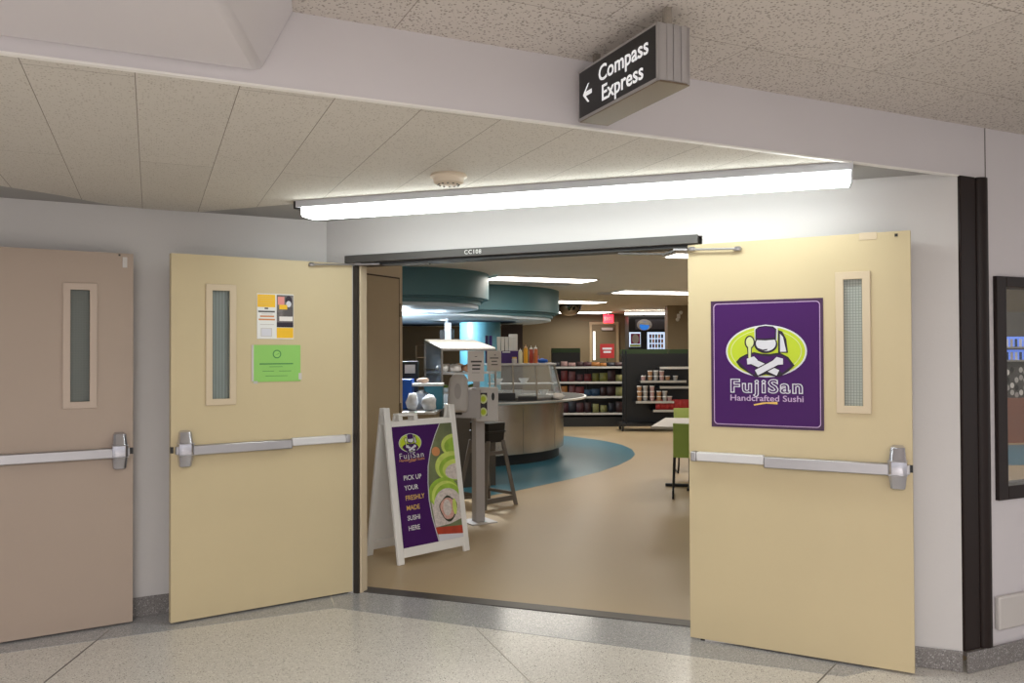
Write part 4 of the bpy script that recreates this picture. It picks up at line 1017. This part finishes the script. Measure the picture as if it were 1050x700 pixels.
# wire rack
WY = 16.2
xl2, xr2 = V(641, 400, WY).x, V(712, 400, WY).x; ww2 = xr2 - xl2
wr = empty('wire_rack', (xl2, WY, 0), 0, 'black wheeled rack holding cups, beside the gondola rack', 'rack')
wz = [zat(y, WY) for y in (377, 391, 397, 412, 421)]
for sx in (0, ww2 - .04):
    for sy in (0, .45): MB().tube([(sx + .02, sy, .10), (sx + .02, sy, zat(360, WY))], .016, 8).build('post', m_blackm, wr)
MB().box(-.1, ww2, -.05, .5, .10, .15).build('base', m_black, wr, .01)
for sx in (-.05, ww2 - .08):
    for sy in (0, .42):
        c_ = MB(); c_.tube([(sx - .02, sy, .05), (sx + .02, sy, .05)], .05, 14); c_.build('caster', m_black, wr, smooth=True)
MB().box(0, ww2, .44, .46, .15, zat(363, WY)).build('back_grid', m_black, wr)
for i, (z, a, c_) in enumerate(((wz[0], .5, 1), (wz[1], .22, .88), (wz[2], .5, 1), (wz[3], .15, .7), (wz[4], .4, 1))):
    s_ = MB().box(ww2 * a, ww2 * c_, -.02, .42, z - .02, z).build('shelf', m_blackm, wr); MB().box(ww2 * a, ww2 * c_, -.04, -.02, z - .035, z + .01).build('price_rail', m_edge if i not in (0,) else m_offw, s_)
cupm = [mat('cup_pink', (.50, .30, .28), .5), mat('cup_tan', (.45, .24, .12), .5), mat('cup_grey', (.40, .38, .36), .5)]
def cup(mm):
    o = empty('noodle_cup', (0, 0, 0)); MB().lathe([(.035, 0), (.048, .085)], seg=12).build('body', mm, o, smooth=True); MB().lathe([(.05, .085), (.05, .10)], seg=12).build('lid', m_offw, o, smooth=True); return o
protos = [cup(m) for m in cupm]; first = [True] * 3
onm = ['first', 'second', 'third', 'fourth', 'fifth', 'sixth', 'seventh', 'eighth']
rn = ['bottom', 'middle', 'top']
for (zi_, xs, hs_, nm) in ((wz[1], (660, 667, 673, 679, 685, 693), (1, 2, 2, 2, 1, 1), 'upper'), (wz[3], (656, 662, 669, 676, 682, 687), (3, 3, 3, 2, 2, 1), 'lower')):
    for j, (px, hh) in enumerate(zip(xs, hs_)):
        for k in range(hh):
            i = (j + (0 if nm == 'upper' else 1)) % 3; p = (V(px, 400, WY).x, WY + .04, zi_ + k * .101)
            lab = '%s lidded cup in the %s column from the left on the %s cup shelf' % (rn[k], onm[j], nm)
            if first[i]: o = protos[i]; o.location = p; first[i] = False
            else: o = dup(protos[i], p)
            tag(o, lab, 'cup', 'lidded cups on the wheeled rack')
for k in range(7):
    px = 676 + k * 4.6
    o = bags[8].copy(); o.data = bags[8].data.copy(); o.data.materials[0] = m_redp; COL.objects.link(o); o.scale = (.8, 1, .85); o.location = (V(px, 400, WY).x, WY + .05, wz[4] + (0)); tag(o, 'bright red packet, %s from the left on the lowest rack shelf' % onm[k], 'snack packet', 'red packets on the wheeled rack')

# ------------------------------------------------------------------ far wall: exit door, cooler, mirror
xa_, xb_ = V(607, 400, FZ).x, V(632, 400, FZ).x; dt = zat(333, FZ)
o = empty('door_5', (xa_, FZ, 0), 0, 'tan double door under the exit sign at the back', 'door', kind='structure')
dw = xb_ - xa_
MB().box(0, dw, -.03, 0, 0, dt).build('leaf', m_tan, o)
b = MB(); b.box(-.07, 0, -.06, 0, 0, dt + .08); b.box(dw, dw + .08, -.06, 0, 0, dt + .08); b.box(0, dw, -.06, 0, dt, dt + .08); b.build('frame', m_tand, o)
MB().box(.04, .11, -.035, -.03, 1.3, zat(340, FZ)).build('pane', mat('bright_pane', (.85, .85, .8), .3, emit=(1, 1, .95), es=.6), o)
MB().box(.3, .65, -.12, -.03, dt - .18, dt - .1).build('closer', m_grey, o)
e0 = V(619, 331, 25.0); e1_ = V(629, 322.5, 25.0)
o = empty('exit_sign', (e0.x, 25.0, e0.z), 0, 'glowing red exit sign above the back door', 'sign')
MB().box(0, e1_.x - e0.x, 0, .06, 0, e1_.z - e0.z).build('panel', m_exit, o); MB().box(.12, .17, .02, .05, e1_.z - e0.z, IC - e0.z).build('mount', m_grey, o)
text('lettering', 'EXIT', .13, (e1_.x - e0.x) / 2, (e1_.z - e0.z) / 2, -.004, m_pink, o, off=.002)
CY = 24.0
c0 = V(644.5, 324, CY); c1_ = V(684, 324, CY); cwid = c1_.x - c0.x
o = empty('drinks_cooler', (c0.x, CY, 0), 0, 'tall black drinks cooler bank with lit glass door and round logo', 'cooler')
MB().box(0, cwid, 0, .8, 0, c0.z).build('cabinet', m_black, o, .01)
def cz_(y): return zat(y, CY)
def cx_(x): return V(x, 400, CY).x - c0.x
MB().box(cx_(652), cx_(683), -.02, 0, cz_(338), cz_(328)).build('header_panel', mat('cooler_header', (.10, .10, .13), .4), o)
b = FL(); ccx, ccz = cx_(661), (cz_(339) + cz_(328)) / 2
b.m(m_pale).flat(ell(ccx, ccz, .22, .16), -.022); b.m(mat('logo_blue', (.02, .12, .45), .4, emit=(.05, .3, 1), es=.3)).flat(ell(ccx, ccz - .03, .14, .12), -.024); b.m(m_white).flat([(ccx - .15, ccz + .02), (ccx + .13, ccz - .01), (ccx + .15, ccz + .07), (ccx - .12, ccz + .09)], -.026)
b.build('logo', None, o)
MB().box(cx_(664), cx_(683), -.03, 0, cz_(364), cz_(341)).build('lit_door', m_cool, o)
b = FL()
for i in range(5):
    for j in range(4):
        b.m([pm[6], m_black, pm[7], pm[8], m_orange][(i * 2 + j) % 5]).flat(rect(cx_(666) + i * .085, cx_(666) + i * .085 + .06, cz_(362) + j * .14, cz_(362) + j * .14 + .11), -.032)
b.build('drinks_print', None, o)
MB().box(cx_(645.5), cx_(657), -.03, 0, cz_(356), cz_(341)).build('poster_panel', m_cool, o)
b = FL(); b.m(mat('magenta', (.35, .02, .12), .5)).flat(rect(cx_(647), cx_(656.5), cz_(353), cz_(342.5)), -.031); b.m(m_pale).flat(ell(cx_(651.8), cz_(348), .10, .14), -.033); b.m(m_lime).flat(rect(cx_(646), cx_(656.8), cz_(355.8), cz_(353.6)), -.033); b.build('poster_print', None, o)
MB().box(cx_(641), cx_(684.5), -.08, -.0, cz_(323.2), cz_(320.8)).build('light_strip', m_tube, o)
o = empty('convex_mirror', V(584, 325, 21.0), 0, 'dark domed convex mirror beneath the far ceiling lights', 'mirror')
o.location.z = IC - .02
b = MB(); b.lathe([(.30, 0), (.285, -.10), (.22, -.19), (.12, -.25), (0, -.27)][::-1], seg=28); b.build('dome', mat('mirror_dome', (.35, .33, .32), .08, 1, var=.5, vscale=6), o, smooth=True)
MB().lathe([(.31, -.02), (.31, .02)], seg=28).build('rim', m_black, o)
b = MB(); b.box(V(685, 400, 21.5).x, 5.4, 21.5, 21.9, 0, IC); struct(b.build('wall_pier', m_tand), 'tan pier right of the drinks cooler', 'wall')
ep = V(695.5, 324, 21.45)
o = empty('emergency_light', ep, 0, 'white twin headed emergency light on the tan pier', 'light')
MB().box(-.03, .05, -.02, .05, -.06, .06).build('housing', m_offw, o, .006)
for dx, dz_ in ((-.03, -.09), (.06, .09)): MB().m(m_white).blob((dx, -.04, dz_), .05, .05, .05, 0).build('lamp_head', None, o, smooth=True)

# display wall seen through the corridor window
o = empty('wall_display', (6.6, 13.9, 0), 0, 'blue lit shelving display seen through the dark framed window', 'display case')
MB().box(0, 2.35, 0, .6, 0, .75).build('counter', mat('brown_red_counter', (.30, .11, .07), .5), o)
MB().box(0, 2.35, .1, .6, .75, 2.2).build('cabinet', mat('dark_grey_case', (.10, .095, .09), .4), o)
m_bl = mat('blue_lit_shelf', (.15, .25, .7), .5, emit=(.15, .3, 1), es=.35)
for k, z in enumerate((1.36, 1.58)):
    MB().box(.03, 2.3, .0, .1, z, z + .03).build('shelf', m_steell, o); MB().box(.05, 2.28, .09, .1, z + .03, z + .20).build('lit_back', m_bl, o)
b = FL()
for i in range(30):
    for jz, mm in ((1.39, [m_pale, pm[5], m_grey][i % 3]), (1.61, [pm[5], m_pale, m_grey][i % 3])): b.m(mm).flat(rect(.06 + i * .075, .105 + i * .075, jz, jz + .13), .05)
    for jz in (.80, .92, 1.05, 1.18): b.m([m_paper, m_ink, m_grey, m_black, m_greyl][(i * 3 + int(jz * 50)) % 5]).flat(ell(.09 + i * .075, jz + .04 * (i % 2), .035, .05, 8), .06)
b.build('bottles_print', None, o)
troffer(985, 1075, 277, .5, 0, 'added troffer light, out of view, over the shelving seen through the corridor window')  # extra troffer, added above the window view to light the display
b = MB(); b.keep = True; b.prism([(6.2, 11.2), (8.99, 11.2), (8.99, 13.6), (6.2, 13.6)], -.01, .0022)
struct(b.build('floor', m_blue), 'teal blue floor inlay seen through the dark framed window', 'floor')

# ------------------------------------------------------------------ lights
def area(loc, sx, sy, e, col, rotx=0, rz=0):
    la = bpy.data.lights.new('corridor_lamp', 'AREA'); la.shape = 'RECTANGLE'; la.size = sx; la.size_y = sy; la.energy = e; la.color = col
    o = bpy.data.objects.new('corridor_lamp', la); COL.objects.link(o); o.location = loc; o.rotation_euler = (rotx, 0, rz); return o
area((-.4, -1.2, 2.6), 2.4, .6, 112, (1, .965, .955))
area((2.6, .3, 2.6), 1.2, .6, 18, (1, .965, .955))
area((0, -4.5, 2.6), 4, 1.2, 130, (1, .965, .955))
def spot(loc, tgt, e, ang, col):
    la = bpy.data.lights.new('counter_fill_spot', 'SPOT'); la.energy = e; la.spot_size = math.radians(ang); la.spot_blend = .5; la.color = col; la.shadow_soft_size = .05
    o = bpy.data.objects.new('counter_fill_spot', la); COL.objects.link(o); o.location = loc; o.rotation_euler = (Vector(tgt) - Vector(loc)).to_track_quat('-Z', 'Y').to_euler()
spot((-1.3, 10.3, 2.72), (-.95, 9.0, 1.0), 260, 26, (.85, .92, 1))  # added fill spot without a fixture, brightens the work counter goods
spot((-.5, 8.8, 2.72), (-.55, 9.75, 1.4), 40, 30, (1, .97, .93))  # second added fill, no lamp seen here, lifts the display case food
wd = bpy.data.worlds.new('world'); S.world = wd; wd.use_nodes = True
wd.node_tree.nodes['Background'].inputs[0].default_value = (1, .965, .955, 1); wd.node_tree.nodes['Background'].inputs[1].default_value = .42
S.view_settings.view_transform = 'Standard'; S.view_settings.look = 'None'; S.view_settings.exposure = .9; S.view_settings.gamma = 1
S.view_settings.use_curve_mapping = False
